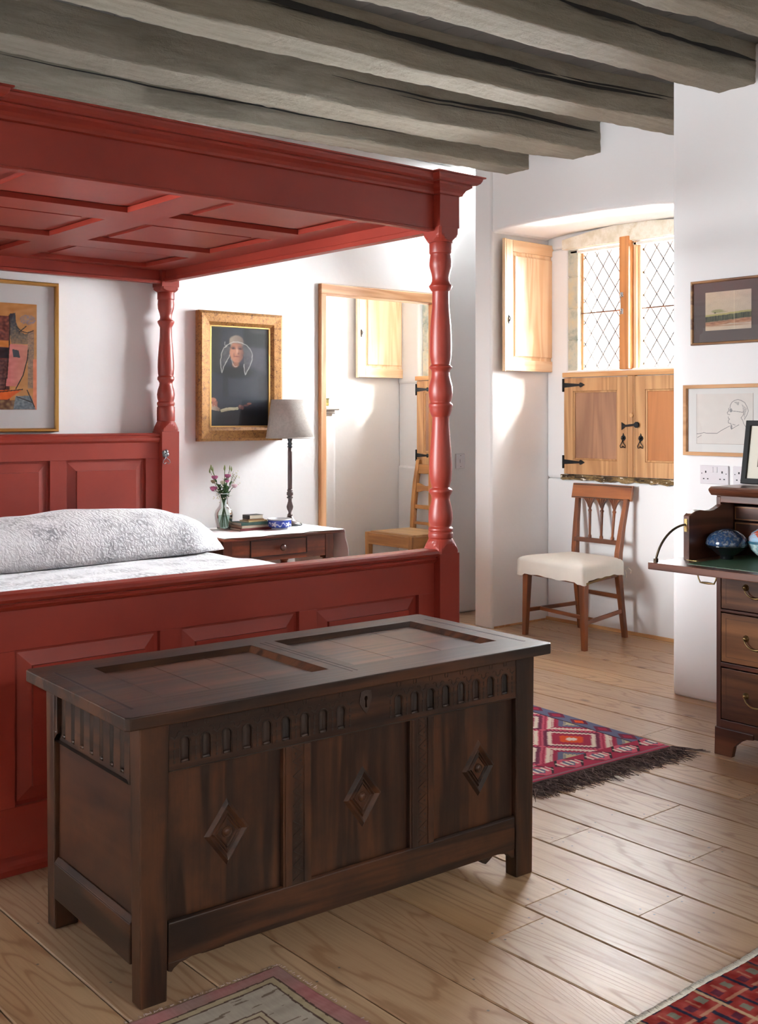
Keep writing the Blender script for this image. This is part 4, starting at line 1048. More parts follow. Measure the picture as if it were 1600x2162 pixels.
    m.tube([c,(c[0]+.006,c[1]-.02,c[2]+.012),(c[0]+.01,c[1]-.035,c[2]),(c[0]+.01,c[1]-.03,c[2]-.018)],.003,6)
    m.tube([c,(c[0]-.004,c[1]-.012,c[2]-.02),(c[0]-.004,c[1]-.008,c[2]-.045)],.0028,6); m.obj('tie',plain('white_cotton',(238,233,222),.85),sc)
    m=MB(); m.bar(L((5.06,4.158,.385)),L((5.50,4.243,.41)),.006,.012); m.obj('gimp_braid',plain('ochre_braid',(120,92,40),.7,0,.5,200),C)
    # ---- chair in the next room
    O2=(5.42,6.04,0)
    D=thing('wooden_chair','honey coloured wooden chair with ladder back and plank seat, seen through the doorway','chair',O2)
    def M_(p): return (p[0]-O2[0],p[1]-O2[1],p[2])
    Ez,Ey,Ex=ELM('z'),ELM('y'),ELM('x')
    a0,a1=5.16,5.60; b0,b1=5.775,6.285; zs=.515
    for x,y in ((a0+.02,b0+.02),(a0+.02,b1-.02)):
        m=MB(); w=.021; m.hexa([M_((x-w+.004,y-w+.004,0)),M_((x+w-.004,y-w+.004,0)),M_((x+w-.004,y+w-.004,0)),M_((x-w+.004,y+w-.004,0))],[M_((x-w,y-w,zs)),M_((x+w,y-w,zs)),M_((x+w,y+w,zs)),M_((x-w,y+w,zs))]); m.obj('leg',Ez,D,bevel=.003)
    for y in (b0+.03,b1-.05):
        m=MB(); w=.018
        pts=[(a1-.03,0),(a1-.005,0.0)]
        path=[(a1-.0,0),(a1-.02,.3),(a1-.015,.52),(a1-.005,.7),(a1+.015,.86),(a1+.05,1.03)]
        vs=[];fs=[]
        for (x,z) in path: vs+=[M_((x-.02,y-w,z)),M_((x+.016,y-w,z)),M_((x+.016,y+w,z)),M_((x-.02,y+w,z))]
        for j in range(len(path)-1):
            for i in range(4): fs.append((j*4+i,j*4+(i+1)%4,j*4+4+(i+1)%4,j*4+4+i))
        fs+=[(3,2,1,0),tuple(len(vs)-4+i for i in range(4))]
        m.add(vs,fs); m.obj('back_post',Ez,D,bevel=.003)
    m=MB(); m.box(a0-O2[0],a0+.022-O2[0],b0+.03-O2[1],b1-.03-O2[1],zs-.085,zs-.004); m.obj('seat_rail',Ey,D,bevel=.002)
    m=MB(); m.box(a0+.03-O2[0],a1-.03-O2[0],b0-O2[1],b0+.022-O2[1],zs-.085,zs-.004); m.obj('seat_rail',Ex,D,bevel=.002)
    m=MB(); m.box(a0+.03-O2[0],a1-.03-O2[0],b1-.022-O2[1],b1-O2[1],zs-.085,zs-.004); m.obj('seat_rail',Ex,D,bevel=.002)
    m=MB(); m.box(a0+.025-O2[0],a1-.03-O2[0],b0+.028-O2[1],b1-.03-O2[1],zs-.012,zs+.008); m.obj('seat',wood('worn_seat',(158,118,76),(200,164,118),'y',14,.5,.1,5),D,bevel=.004)
    def rail(z,h,x,shape=False):
        m=MB()
        if not shape: m.box(x-O2[0],x+.018-O2[0],b0+.05-O2[1],b1-.07-O2[1],z,z+h)
        else:
            n=20; top=[];bot=[]
            for i in range(n+1):
                y=lerp(b0+.05,b1-.07,i/n)-O2[1]; d=.010*math.cos(i/n*4*PI)
                top.append((y,z+h+d)); bot.append((y,z-d*.7))
            m.prism(bot+top[::-1],'x',x-O2[0],x+.018-O2[0])
        m.obj('back_rail',Ey,D,bevel=.002)
    rail(.925,.07,a1+.02); rail(.795,.05,a1-.0,True); rail(.665,.03,a1-.015)
    m=MB(); m.bar(M_((a1-.012,b0+.05,.56)),M_((a1-.012,b1-.07,.56)),.02,.02); m.obj('back_rail',Ey,D)

# ================================================================== DESK
def build_desk():
    O=(4.24,2.13,0); U0,U1=3.925,4.555; V1,V0=2.56,1.70
    D=thing('secretaire_desk','mahogany secretaire chest with open writing fall, cockbeaded drawers and brass swan neck handles','desk',O)
    def bx(m,a,b,c,d,e,f): m.box(a-O[0],b-O[0],c-O[1],d-O[1],e,f)
    X,Y,Z=MAHO('x'),MAHO('y'),MAHO('z')
    m=MB(); bx(m,U0,U1,V1-.02,V1,.09,1.03); m.obj('side_panel',Z,D,bevel=.002)
    m=MB(); bx(m,U0,U1,V0,V0+.02,.09,1.03); m.obj('side_panel',Z,D,bevel=.002)
    m=MB(); bx(m,U1-.015,U1,V0,V1,.09,1.03); m.obj('back_board',Y,D)
    m=MB(); bx(m,U0+.0,U1,V0,V1,1.03,1.045); m.prism([(U0-.004-O[0],1.035),(U0-.020-O[0],1.05),(U0-.026-O[0],1.058),(U0-.020-O[0],1.064),(U0-.008-O[0],1.070),(U1-O[0],1.070),(U1-O[0],1.035)],'y',V0-.02-O[1],V1+.022-O[1]); m.obj('top',Y,D,bevel=.003)
    # front rails
    for k,(z0,z1) in enumerate(((1.008,1.035),(.755,.775),(.572,.582),(.353,.37),(.09,.142))):
        m=MB(); bx(m,U0-.002,U0+.03,V0+.02,V1-.02,z0,z1); m.obj('front_rail',Y,D,bevel=.002)
    m=MB(); bx(m,U0+.03,U1,V0+.02,V1-.02,.765,.785); m.obj('inner_floor',Y,D)
    # interior: bank of small drawers with pale stringing
    m=MB(); bx(m,U0+.20,U0+.22,V0+.02,V1-.02,.785,1.02); m.obj('interior_back',plain('dark_interior',(46,26,18),.5),D)
    STR=plain('boxwood_line',(168,116,66),.5)
    for (a,b) in ((2.29,2.535),(2.03,2.28),(1.75,2.02)):
        for (z0,z1) in ((.932,.990),(.848,.926)):
            m=MB(); bx(m,U0+.09,U0+.2,a,b,z0,z1); dd=m.obj('small_drawer',Y,D,bevel=.001)
            m=MB(); t=.0025
            for (p,q,r_,s) in ((a+.004,b-.004,z0+.004,z0+.004+t),(a+.004,b-.004,z1-.004-t,z1-.004),(a+.004,a+.004+t,z0+.004,z1-.004),(b-.004-t,b-.004,z0+.004,z1-.004)): bx(m,U0+.088,U0+.091,p,q,r_,s)
            m.obj('stringing',STR,dd)
            m=MB(); m.lathe([(.002,-.012),(.006,-.010),(.004,-.004),(.003,0)],(U0+.09-O[0],(a+b)/2-O[1],(z0+z1)/2),10,axis='x'); m.obj('knob',BRASS,dd)
    # pulled out secretaire drawer sides with ogee top
    for vc in (2.545,1.715):
        m=MB(); pts=[(3.700,.795),(3.700,.966),(3.715,.975),(3.745,.984),(3.775,.986),(3.81,.982),(3.84,.979),(3.87,.981),(3.90,.990),(3.93,1.002),(4.0,1.004),(4.0,.795)]
        m.prism([(p[0]-O[0],p[1]) for p in pts],'y',vc-.012-O[1],vc+.014-O[1]); s=m.obj('drawer_side',X,D,bevel=.002)
        if vc>2:
            m=MB(); bx(m,3.697,3.7015,2.541,2.553,.905,.955); m.obj('brass_plate',BRASSB,s)
    # fall
    F=bpy.data.objects.new('writing_fall',None); COL.objects.link(F); F.parent=D; F.location=(0,0,.768)
    m=MB(); bx(m,3.535,3.93,1.66,2.605,0,.027); m.obj('fall_board',Y,F,bevel=.003)
    m=MB(); bx(m,3.60,4.02,1.74,2.475,.0265,.0285); m.obj('green_leather',plain('green_leather',(58,92,66),.45,0,.3,60,.25),F)
    m=MB(); bx(m,3.70,3.72,2.50,2.545,.0265,.0283); m.obj('fall_hinge',BRASSB,F)
    m=MB(); pts=[]
    for k in range(13):
        a=k/12*PI/2; pts.append((3.565+.143*(1-math.cos(a))-O[0],lerp(2.590,2.548,k/12)-O[1],.03+.135*math.sin(a)))
    m.tube(pts,.0045,8); m.box(pts[0][0]-.006,pts[0][0]+.008,pts[0][1]-.006,pts[0][1]+.006,.026,.040); m.obj('quadrant_stay',plain('dark_brass',(74,60,46),.35,.8),F)
    def bail_under(y0,y1,x):
        m=MB(); n=12; pts=[]
        for k in range(n+1):
            t=k/n; pts.append((x-O[0],lerp(y0,y1,t)-O[1],-.002-.044*min(1,math.sin(PI*t)*2.2)**.7))
        m.tube(pts,[.0028+.002*math.sin(PI*k/n)**3 for k in range(n+1)],8); m.obj('drop_handle',BRASS,F)
    bail_under(2.385,2.475,3.665); bail_under(1.80,1.89,3.665)
    # drawers
    LD=wood('figured_mahogany',(56,32,21),(122,82,52),'y',12,.28,.05,3,coat=.4)
    for (z0,z1,zh) in ((.584,.753,.68),(.372,.570,.48),(.144,.351,.255)):
        dr=bpy.data.objects.new('drawer',None); COL.objects.link(dr); dr.parent=D; dr.location=(0,0,z0)
        m=MB(); bx(m,U0-.004,U0+.4,V0+.024,V1-.026,.003,z1-z0-.003); m.obj('drawer_front',LD,dr,bevel=.0015)
        m=MB(); t=.0015
        a,b,c,d=V0+.05,V1-.046,.022,z1-z0-.022
        for (p,q,r_,s) in ((a,b,c,c+t),(a,b,d-t,d),(a,a+t,c,d),(b-t,b,c,d)): bx(m,U0-.0045,U0-.003,p,q,r_,s)
        m.obj('drawer_stringing',plain('dark_line',(60,34,20),.4),dr)
        for yc in (2.375,1.86):
            m=MB(); zc=zh-z0; x=U0-.004-O[0]
            for s in (-1,1): m.lathe([(.001,-.016),(.007,-.015),(.009,-.011),(.006,-.005),(.012,-.003),(.014,0)],(x,yc+s*.05-O[1],zc),14,axis='x')
            pts=[]
            for k in range(17):
                t=k/16; y=yc+.05-.1*t; zz=zc-.036*math.sin(PI*t)**.55 + (.010 if 0 else 0)
                pts.append((x-.016-.004*math.sin(PI*t),y-O[1],zz))
            m.tube(pts,[.0026+.0022*math.sin(PI*k/16)**4 for k in range(17)],8); m.obj('swan_neck_handle',BRASS,dr)
    # bracket feet
    for (vc,s) in ((V1,-1),(V0,1)):
        m=MB(); pts=[(vc+.004,0.0),(vc+.002,.11),(vc+s*.17,.11),(vc+s*.17,.088),(vc+s*.14,.084),(vc+s*.11,.068),(vc+s*.085,.045),(vc+s*.075,.0)]
        pts=[(p-O[1],z) for p,z in pts]
        m.prism(pts,'x',U0-.008-O[0],U0+.015-O[0]); m.obj('bracket_foot',Y,D,bevel=.003)
        m=MB(); pts=[(U0-.008,0),(U0-.004,.11),(U0+.16,.11),(U0+.10,.07),(U0+.075,0)]
        m.prism([(p-O[0],z) for p,z in pts],'y',vc-O[1]-.004 if s<0 else vc-O[1],vc-O[1]+.004 if s<0 else vc-O[1]+.02); m.obj('bracket_foot',X,D,bevel=.003)
        m=MB(); bx(m,U1-.08,U1-.02,min(vc,vc+s*.07),max(vc,vc+s*.07),0,.1); m.obj('bracket_foot',X,D,bevel=.003)
    # vessels on the fall
    zt=.7965
    V=thing('domed_jar','round blue mottled jar with wide dome and black foot in the open desk','jar',(3.835,2.455,zt))
    m=MB(); m.lathe([(.022,0),(.026,.004),(.024,.010),(.040,.022),(.062,.038),(.076,.050),(.079,.056),(.06,.056)],(0,0,0),40); m.obj('black_bowl_foot',plain('black_glaze',(16,17,20),.1,coat=.5),V)
    m=MB(); m.lathe([(.078,.054),(.080,.062),(.076,.078),(.062,.096),(.040,.110),(.018,.117),(.0005,.119)],(0,0,0),40); m.obj('blue_dome',ceramic('blue_crackle',(30,56,88),(110,92,88),(84,90,98),260,.1),V)
    V=thing('lidded_bowl','pale blue lidded china bowl with orange flowers, right of the dark blue jar','bowl',(3.925,2.325,zt))
    m=MB(); m.lathe([(.034,0),(.036,.012),(.050,.022),(.072,.042),(.082,.062),(.085,.070),(.08,.070)],(0,0,0),40); m.obj('bowl',ceramic('celadon_scrolls',(148,176,180),(70,112,130),(188,206,204),160,.12),V)
    m=MB(); m.lathe([(.086,.066),(.087,.071),(.084,.075)],(0,0,0),40,cap=False); m.obj('rim_band',plain('teal_band',(44,86,104),.2),V)
    m=MB(); m.lathe([(.082,.073),(.078,.088),(.066,.105),(.045,.119),(.02,.126),(.0005,.128)],(0,0,0),40); m.obj('lid',ceramic('flowered_lid',(150,182,204),(214,108,70),(196,90,60),110,.12),V)

# ================================================================== PICTURES
def painted(name,mat,parent,x0,x1,z0,z1,y,fn,nx,ny):
    m=MB(); m.grid(lambda a,b:(lerp(x0,x1,a),y,lerp(z0,z1,b)),nx,ny,False)
    cols=[]
    for j in range(ny+1):
        for i in range(nx+1):
            c=fn(i/nx,1-j/ny); cols.append(lin(tuple(max(0,min(255,q)) for q in c)))
    m.mi=[0]*len(m.f)
    # face winding toward -y
    m.f=[tuple(f) for f in m.f]
    return m.obj(name,mat,parent,colors=cols)
def frame4(parent,w,h,bw,depth,mats,inner=None,bev=.003,name='frame'):
    """mitred frame centred on origin, back at y=0"""
    x,z=w/2,h/2; prof=[(0,0),(0,-depth*.8),(bw*.2,-depth),(bw*.75,-depth*.92),(bw,-depth*.55),(bw,0)]
    if inner=='flat': prof=[(0,0),(0,-depth),(bw,-depth),(bw,0)]
    vs=[];fs=[]
    for (o,y) in prof: vs+=[(-x+o,y,-z+o),(x-o,y,-z+o),(x-o,y,z-o),(-x+o,y,z-o)]
    n=len(prof)
    for j in range(n-1):
        for i in range(4): fs.append((j*4+i,j*4+(i+1)%4,j*4+4+(i+1)%4,j*4+4+i))
    for i in range(4): fs.append(((n-1)*4+i,(n-1)*4+(i+1)%4,(i+1)%4,i))
    m=MB(); m.add(vs,fs); return m.obj(name,mats,parent,bevel=bev)
def seg_d(px,py,ax,ay,bx_,by):
    dx,dy=bx_-ax,by-ay; t=max(0,min(1,((px-ax)*dx+(py-ay)*dy)/(dx*dx+dy*dy+1e-12))); return math.hypot(px-ax-t*dx,py-ay-t*dy)
def poly_d(px,py,pts): return min(seg_d(px,py,*pts[i],*pts[i+1]) for i in range(len(pts)-1))
def inside(px,py,pts):
    c=False; n=len(pts)
    for i in range(n):
        x1,y1=pts[i]; x2,y2=pts[(i+1)%n]
        if (y1>py)!=(y2>py) and px<(x2-x1)*(py-y1)/(y2-y1)+x1: c=not c
    return c
def mixk(a,b,t): t=max(0,min(1,t)); return tuple(lerp(a[i],b[i],t) for i in range(3))
def nz(x,y,s,seed=0): return noise.noise(Vector((x*s,y*s,seed)))
def sst(e0,e1,x):
    t=max(0,min(1,(x-e0)/(e1-e0))); return t*t*(3-2*t)
def soft(X,Y,cx,cy,rx,ry,f=.25): return 1-sst(1-f,1+f,math.hypot((X-cx)/rx,(Y-cy)/ry))
def portrait_fn(s,t):
    X,Y=s*110,t*210
    n1=nz(s,t,5,1); n2=nz(s,t*1.4,22,2); n3=nz(s,t,70,3)
    X+=n2*1.2; Y+=n1*1.5
    c=mixk((50,54,50),(58,64,74),sst(10,26,X)); c=mixk(c,(36,42,44),sst(58,66,X)*(1-sst(38,48,Y)))
    c=mixk(c,(78,78,92),.8*sst(66,74,X)*sst(38,46,Y)*(1-sst(86,96,Y))*(1-sst(98,106,X)))
    c=mixk(c,(94,98,100),.5*soft(X,Y,90,6,18,5,.6))
    c=mixk(c,(48,54,66),sst(90,104,Y)); c=mixk(c,(66,74,86),.6*soft(X,Y,60,125,30,26,.7)); c=mixk(c,(40,44,50),.6*sst(88,94,X)*sst(98,104,Y))
    c=mixk(c,(30,36,44),.8*soft(X,Y,28,125,5,40,.6))
    c=mixk(c,(36,46,60),.75*sst(144,152,Y)); c=mixk(c,(24,30,40),.7*sst(168,180,Y))
    c=mixk(c,(22,28,34),soft(X,Y,50,94,34,13,.5))           # shoulders / collar
    veil=[(30,36),(24,44),(20,60),(20,78),(22,96),(28,80),(36,62),(38,46)]
    veil2=[(60,34),(70,41),(76,50),(79,62),(76,78),(66,99),(63,86),(63,66)]
    if inside(X,Y,veil) or inside(X,Y,veil2): c=mixk(c,(132,126,128),.42+.2*n2)
    cap=soft(X,Y,49,31,14,14.5,.14); c=mixk(c,mixk((176,158,140),(120,104,98),(X-40)/26),cap*.95)
    fm=soft(X,Y,49,54,13.2,23,.12)*sst(31,36,Y)
    skin=mixk((206,146,116),(108,72,66),sst(44,66,X)*.9+.12*n2)
    skin=mixk(skin,(158,96,72),.5*(1-sst(34,42,Y)))
    for ex in (42.5,56): 
        skin=mixk(skin,(84,54,52),.75*soft(X,Y,ex,44.5,4.4,2.6,.7)); skin=mixk(skin,(40,28,30),.8*soft(X,Y,ex,45,1.9,1.2,.6))
        skin=mixk(skin,(120,76,62),.5*soft(X,Y,ex,40.2,5,1.2,.7))
    skin=mixk(skin,(228,184,158),.75*soft(X,Y,49.6,51,1.5,6,.8)); skin=mixk(skin,(122,72,62),.55*soft(X,Y,52.6,56,1.8,1.6,.7))
    skin=mixk(skin,(120,58,54),.7*soft(X,Y,49,62.5,4.8,1.1,.7)); skin=mixk(skin,(214,158,130),.4*soft(X,Y,41,54,4,4,.9))
    skin=mixk(skin,(96,62,56),.4*soft(X,Y,44,60,1.2,4.5,.8))
    c=mixk(c,skin,fm)
    nk=soft(X,Y,47,80,6.5,6,.3)*sst(72,76,Y); c=mixk(c,(170,116,88),nk*.9)
    for pl,w,k in (([(27,44),(31,39),(36,35),(43,31.5),(52,30.5),(60,32.5),(68,37.5),(75,46),(79,58),(78.5,68),(74,82),(65.5,100),(63.5,90),(63,78)],.7,.85),([(31,40),(25,45),(21,56),(19,70),(19.5,84),(21,97),(26,82),(33,68),(36,60)],.65,.8),([(27,32),(26,38),(30,43)],.8,.6),([(38,68),(42,78),(45,84),(50,83)],.6,.7)):
        dd=poly_d(X,Y,pl); c=mixk(c,(214,214,208),k*(1-sst(w*.4,w*1.8,dd)))
    # open book and hands
    if inside(X,Y,[(-5,160),(4,163),(18,172),(17,178),(-5,174)]): c=mixk((196,178,160),(140,118,104),X/18)
    if inside(X,Y,[(18,175.5),(28,172.5),(40,170.5),(52,169),(52.5,174.5),(36,178),(20,181)]): c=mixk((214,210,180),(186,178,146),sst(172,180,Y))
    for (hx,hy,rx,ry,cc) in ((5,154,6.5,4.5,(206,138,112)),(8.5,161,1.6,7,(196,128,104)),(5.2,162,1.5,7,(184,116,96)),(11.6,163,1.4,7,(178,112,92)),(57,169,5.5,4.6,(132,92,86)),(55,166.5,2,2.6,(164,116,104)),(60,171,2.2,4.5,(120,82,80)),(73,162.5,4.6,2.4,(168,108,96)),(67,166,5,2,(120,78,76))):
        c=mixk(c,cc,.95*soft(X,Y,hx,hy,rx,ry,.22))
    return tuple(v+n2*5+n3*5 for v in c)
def abstract_fn(s,t):
    # plain abstract of ochre, pink and slate fields; only its right part shows
    X,Y=lerp(-1533,640,s),lerp(150,2030,t)   # zoom space
    X2=X; c=(200,142,84)
    g=nz(s*6,t*9,3,3)*40
    if X<165 and Y>380: c=mixk((150,84,70),(90,50,48),.5+nz(s,t,40,5)) 
    if X<165 and 820<Y<930: c=(214,138,70)
    if X<150 and 940<Y<1130: c=(34,38,44)
    if X<165 and Y>1150: c=mixk((120,80,74),(70,48,50),.5+nz(s,t,50,6))
    if inside(X,Y,[(165,340),(265,320),(275,480),(340,640),(440,690),(560,650),(540,860),(200,870),(165,700)]): c=mixk((58,62,72),(150,124,96),(Y-420)/450+nz(s,t,60,2)*.5)
    if inside(X,Y,[(180,870),(490,880),(480,1100),(420,1350),(290,1620),(100,1620),(140,1300),(165,900)]): c=mixk((214,128,124),(206,136,116),(X-150)/300)
    if X>480 and X<590 and Y>640 and Y<1650: c=mixk((176,140,110),(140,118,104),.5+nz(s,t,70,4))
    if inside(X,Y,[(210,960),(320,980),(350,1110),(230,1100)]): c=(72,76,84)
    if X>575 and Y>1130 : c=(226,140,104)
    if inside(X,Y,[(-900,1740),(390,1670),(140,1850),(-900,1870)]): c=(226,106,44)
    if inside(X,Y,[(270,1790),(540,1780),(620,2030),(230,2030)]): c=mixk((140,150,158),(104,116,124),.5+nz(s,t,50,8))
    elif Y>1860 and X<260: c=mixk((150,122,88),(96,66,54),.5+nz(s,t,30,9))
    if math.hypot((X-480)/140,(Y-430)/90)<1: c=mixk(c,(150,132,140),.6+nz(s,t,60,1))
    for pl in ([(158,370),(170,560),(160,900),(120,1480)],[(490,960),(475,1130),(400,1420),(275,1660)],[(285,560),(370,640),(480,665),(580,620)],[(100,1480),(95,1660)],[(0,1720),(390,1670)],[(290,1800),(560,1900)],[(470,1680),(600,1980)],[(450,550),(330,660)]):
        if poly_d(X,Y,pl)<9: c=(52,44,40)
    return tuple(v+g*.4 for v in c)
def watercolour_fn(s,t):
    n=nz(s,t,9,3); n2=nz(s*2,t*2,30,4)
    c=mixk((206,188,164),(200,184,168),s); c=mixk(c,(176,164,152),.35*max(0,nz(s*1.5,t*3,3,9))+ .3*soft(s,t,.92,.14,.12,.08,.9))
    hor=.64-.07*s+.012*nz(s,0,12,1); 
    c=mixk(c,(176,168,112),.85*sst(hor-.055,hor-.04,t)*(1-sst(hor-.01,hor+.01,t)))
    tr=mixk((108,110,92),(74,80,78),.5+1.2*nz(s*40,t*2.5,1.6,3)); tr=mixk(tr,(150,140,104),max(0,.6*nz(s*60,t*4,1,8)))
    c=mixk(c,tr,sst(hor-.008,hor+.006,t)*(1-sst(hor+.13,hor+.16+.02*n2,t)))
    sh=mixk((190,142,112),(150,108,90),.5+1.1*nz(s*9,t*34,1,4)); c=mixk(c,sh,.9*sst(hor+.13,hor+.16,t)*(1-sst(hor+.22,hor+.27+.02*math.sin(s*9),t)))
    c=mixk(c,(160,116,92),.6*soft(s,t,.55,.885,.34,.014,.9))
    c=mixk(c,(150,150,110),.8*soft(s,t,.27,.505,.13,.045,.3)+0.0); c=mixk(c,(158,156,120),.6*soft(s,t,.40,.53,.10,.016,.5)); c=mixk(c,(44,46,40),.9*soft(s,t,.215,.545,.022,.012,.4))
    if abs(s-.63)<.004 and t>0: c=mixk(c,(230,214,186),.7)
    return tuple(v+n2*9+n*4 for v in c)
def drawing_fn(s,t):
    # zoom coordinates of the pencil sheet
    X,Y=lerp(430,1500,s),lerp(340,1215,t); c=(220,214,208)
    lines=[[(1075,590),(1080,540),(1110,490),(1160,460),(1220,445),(1280,460),(1350,500),(1390,570),(1415,640),(1390,710),(1340,790)],[(1050,590),(1050,640),(1020,670),(1035,700),(1070,705)],[(1040,740),(1045,770),(1065,780),(1040,810),(1045,850),(1090,860),(1095,900),(1105,960)],[(1095,640),(1200,650),(1310,665)],[(430,1045),(520,1035),(570,1020),(620,1032),(830,1030),(900,985),(1070,900)],[(1320,640),(1330,700),(1280,760),(1310,800),(1330,860),(1400,960),(1430,1060)],[(1110,950),(1200,900),(1240,880)],[(1120,870),(1170,885)],[(445,1110),(520,1070)]]
    d=min(poly_d(X,Y,l) for l in lines)
    if d<5: c=mixk((92,90,92),c,d/5*.6)
    if math.hypot((X-1090)/28,(Y-630)/34)<1: c=mixk(c,(110,110,116),.6)
    if inside(X,Y,[(1140,480),(1250,490),(1230,550)]): c=mixk(c,(140,136,136),.5+nz(s,t,90,1))
    if inside(X,Y,[(1290,520),(1390,600),(1340,780),(1320,650)]): c=mixk(c,(160,156,154),.5+nz(s,t,90,2))
    if math.hypot((X-1100)/18,(Y-920)/40)<1: c=mixk(c,(120,118,118),.6)
    return tuple(v+nz(s,t,8,3)*4 for v in c)
def build_pictures():
    # portrait in a gilt frame
    P=thing('framed_portrait','gilt framed dark oil portrait of a person in a sheer cap holding an open book','painting',(3.573,5.517,1.583))
    w,h=.575,.745; 
    frame4(P,w,h,.082,.045,GILT,bev=.002)
    m=MB(); x,z=w/2-.080,h/2-.078
    for (a,b,c,d) in ((-x,-x+.010,-z,z),(x-.010,x,-z,z),(-x,x,-z,-z+.010),(-x,x,z-.010,z)): m.box(a,b,-.026,-.014,c,d)
    m.obj('gilt_slip',plain('bright_gilt',(232,190,118),.3,.5,.1,60),P,bevel=.001)
    painted('canvas',vcol('oil_paint',.35,.15,90,.4),P,-x+.008,x-.008,-z+.008,z-.008,-.016,portrait_fn,150,230)
    m=MB(); m.box(-x,x,-.021,-.0205,-z,z); m.obj('glass',GLAZ,P)
    # abstract over the bed
    P=thing('framed_abstract','thin gold framed abstract in ochre, pink and slate with wide white mount, above the headboard','picture',(2.02,5.517,1.656))
    w,h=.88,.768; frame4(P,w,h,.020,.03,plain('gold_leaf',(196,150,84),.28,.8,.05,40),bev=.0015)
    m=MB(); m.box(-w/2+.015,w/2-.015,-.010,-.004,-h/2+.015,h/2-.015); m.obj('mount',plain('mount_board',(226,226,226),.8),P)
    painted('artwork',vcol('pastel_paint',.9),P,-.326,.326,-.270,.268,-.0115,abstract_fn,420,230)
    m=MB(); m.box(-w/2+.015,w/2-.015,-.020,-.0192,-h/2+.015,h/2-.015); m.obj('glass',GLAZ,P)
    # watercolour on the pier
    R=-PI/2
    P=thing('framed_watercolour','small landscape watercolour in grey mount and brown frame, above the pencil drawing','picture',(4.597,2.93,1.842),R)
    w,h=.40,.305; frame4(P,w,h,.013,.018,wood('worn_frame',(96,60,40),(168,124,80),'x',30,.4,.2,5),bev=.0015)
    m=MB(); m.box(-w/2+.01,w/2-.01,-.006,-.002,-h/2+.01,h/2-.01); m.obj('grey_mount',plain('grey_mount',(104,95,93),.9,0,.05,300),P)
    painted('artwork',vcol('watercolour_paint',.9),P,-.122,.120,-.086,.094,-.0075,watercolour_fn,120,90)
    m=MB(); m.box(-w/2+.01,w/2-.01,-.012,-.0115,-h/2+.01,h/2-.01); m.obj('glass',GLAZ,P)
    P=thing('framed_drawing','pencil drawing of a head in profile, pale wood frame, above the wall sockets','picture',(4.597,2.945,1.334),R)
    w,h=.44,.335; frame4(P,w,h,.017,.026,wood('light_oak_frame',(178,126,78),(204,154,104),'x',20,.45,.1,5),inner='flat',bev=.0012)
    m=MB(); m.box(-w/2+.014,w/2-.014,-.008,-.003,-h/2+.014,h/2-.014); m.obj('mount',plain('mount_pale',(222,221,218),.8),P)
    m=MB(); x0,x1,z0,z1=-.155,.145,-.112,.125; t=.0012
    for (a,b,c,d) in ((x0,x0+t,z0,z1),(x1-t,x1,z0,z1),(x0,x1,z0,z0+t)): m.box(a,b,-.0092,-.008,c,d)
    m.obj('mount_bevel',plain('mount_line',(150,132,124),.8),P)
    painted('artwork',vcol('pencil_paint',.9),P,x0+t,x1-t,z0+t,z1-t,-.0088,drawing_fn,200,150)
    m=MB(); m.box(-w/2+.014,w/2-.014,-.018,-.0175,-h/2+.014,h/2-.014); m.obj('glass',GLAZ,P)
    # black photo frame on the desk, leaning back
    P=thing('photo_frame','black photo frame with pale mount, leaning back on top of the secretaire','picture frame',(4.13,2.455,1.203),R)
    P.rotation_euler=(math.radians(-10),0,R)
    w,h=.20,.262; frame4(P,w,h,.022,.02,plain('black_lacquer',(14,14,15),.55,spec=.25),inner='flat',bev=.002)
    m=MB(); m.box(-w/2+.02,w/2-.02,-.010,-.004,-h/2+.02,h/2-.02); m.obj('mount',plain('mount_pale2',(206,200,186),.8),P)
    m=MB(); m.box(-.035,.035,-.0108,-.0098,-.06,.05); m.obj('photograph',plain('brown_photo',(92,66,50),.6,0,0,60,.5),P)
    m=MB(); m.bar((0,.0,.03),(0,.06,-h/2+.014),.04,.004); m.obj('strut',plain('black_card',(24,24,25),.7),P)
    # sockets
    def socket(name,label,loc,rz,w,h,double=True):
        S=thing(name,label,'socket',loc,rz)
        m=MB(); m.box(-w/2,w/2,-.010,0,-h/2,h/2); m.obj('plate',plain('socket_white',(226,222,226),.3),S,bevel=.003,seg=3)
        BK=plain('socket_hole',(30,30,34),.6)
        m=MB()
        if double:
            for s in (-1,1):
                c=s*w*.29; m.box(c-.0035,c+.0035,-.0105,-.0098,.008,.018)
                for q in (-1,1): m.box(c+q*.011-.004,c+q*.011+.004,-.0105,-.0098,-.022,-.017)
                m.lathe([(.0025,0),(.0025,.001)],(s*w*.43,-.0108,.006),8,axis='y')
        else:
            m.lathe([(.003,0),(.003,.001)],(0,-.0108,h*.38),8,axis='y'); m.lathe([(.003,0),(.003,.001)],(0,-.0108,-h*.38),8,axis='y')
        m.obj('pin_holes',BK,S)
        for s in ((-1,1) if double else (0,)):
            m=MB(); m.box(s*.011-.0075,s*.011+.0075,-.0135,-.009,h*.12 if double else -.012,h*.42 if double else .012); m.obj('rocker_switch',plain('socket_white',(226,222,226),.3),S,bevel=.001)
    socket('wall_socket','white double socket on the pier wall directly below the pencil drawing',(4.599,3.006,1.077),R,.152,.088)
    socket('wall_socket','white wall socket half hidden behind the black photo frame',(4.599,2.83,1.077),R,.15,.088)
    socket('wall_switch','white switch plate on the back wall just right of the turned bed post',(5.372,5.519,1.046),0,.086,.10,False)
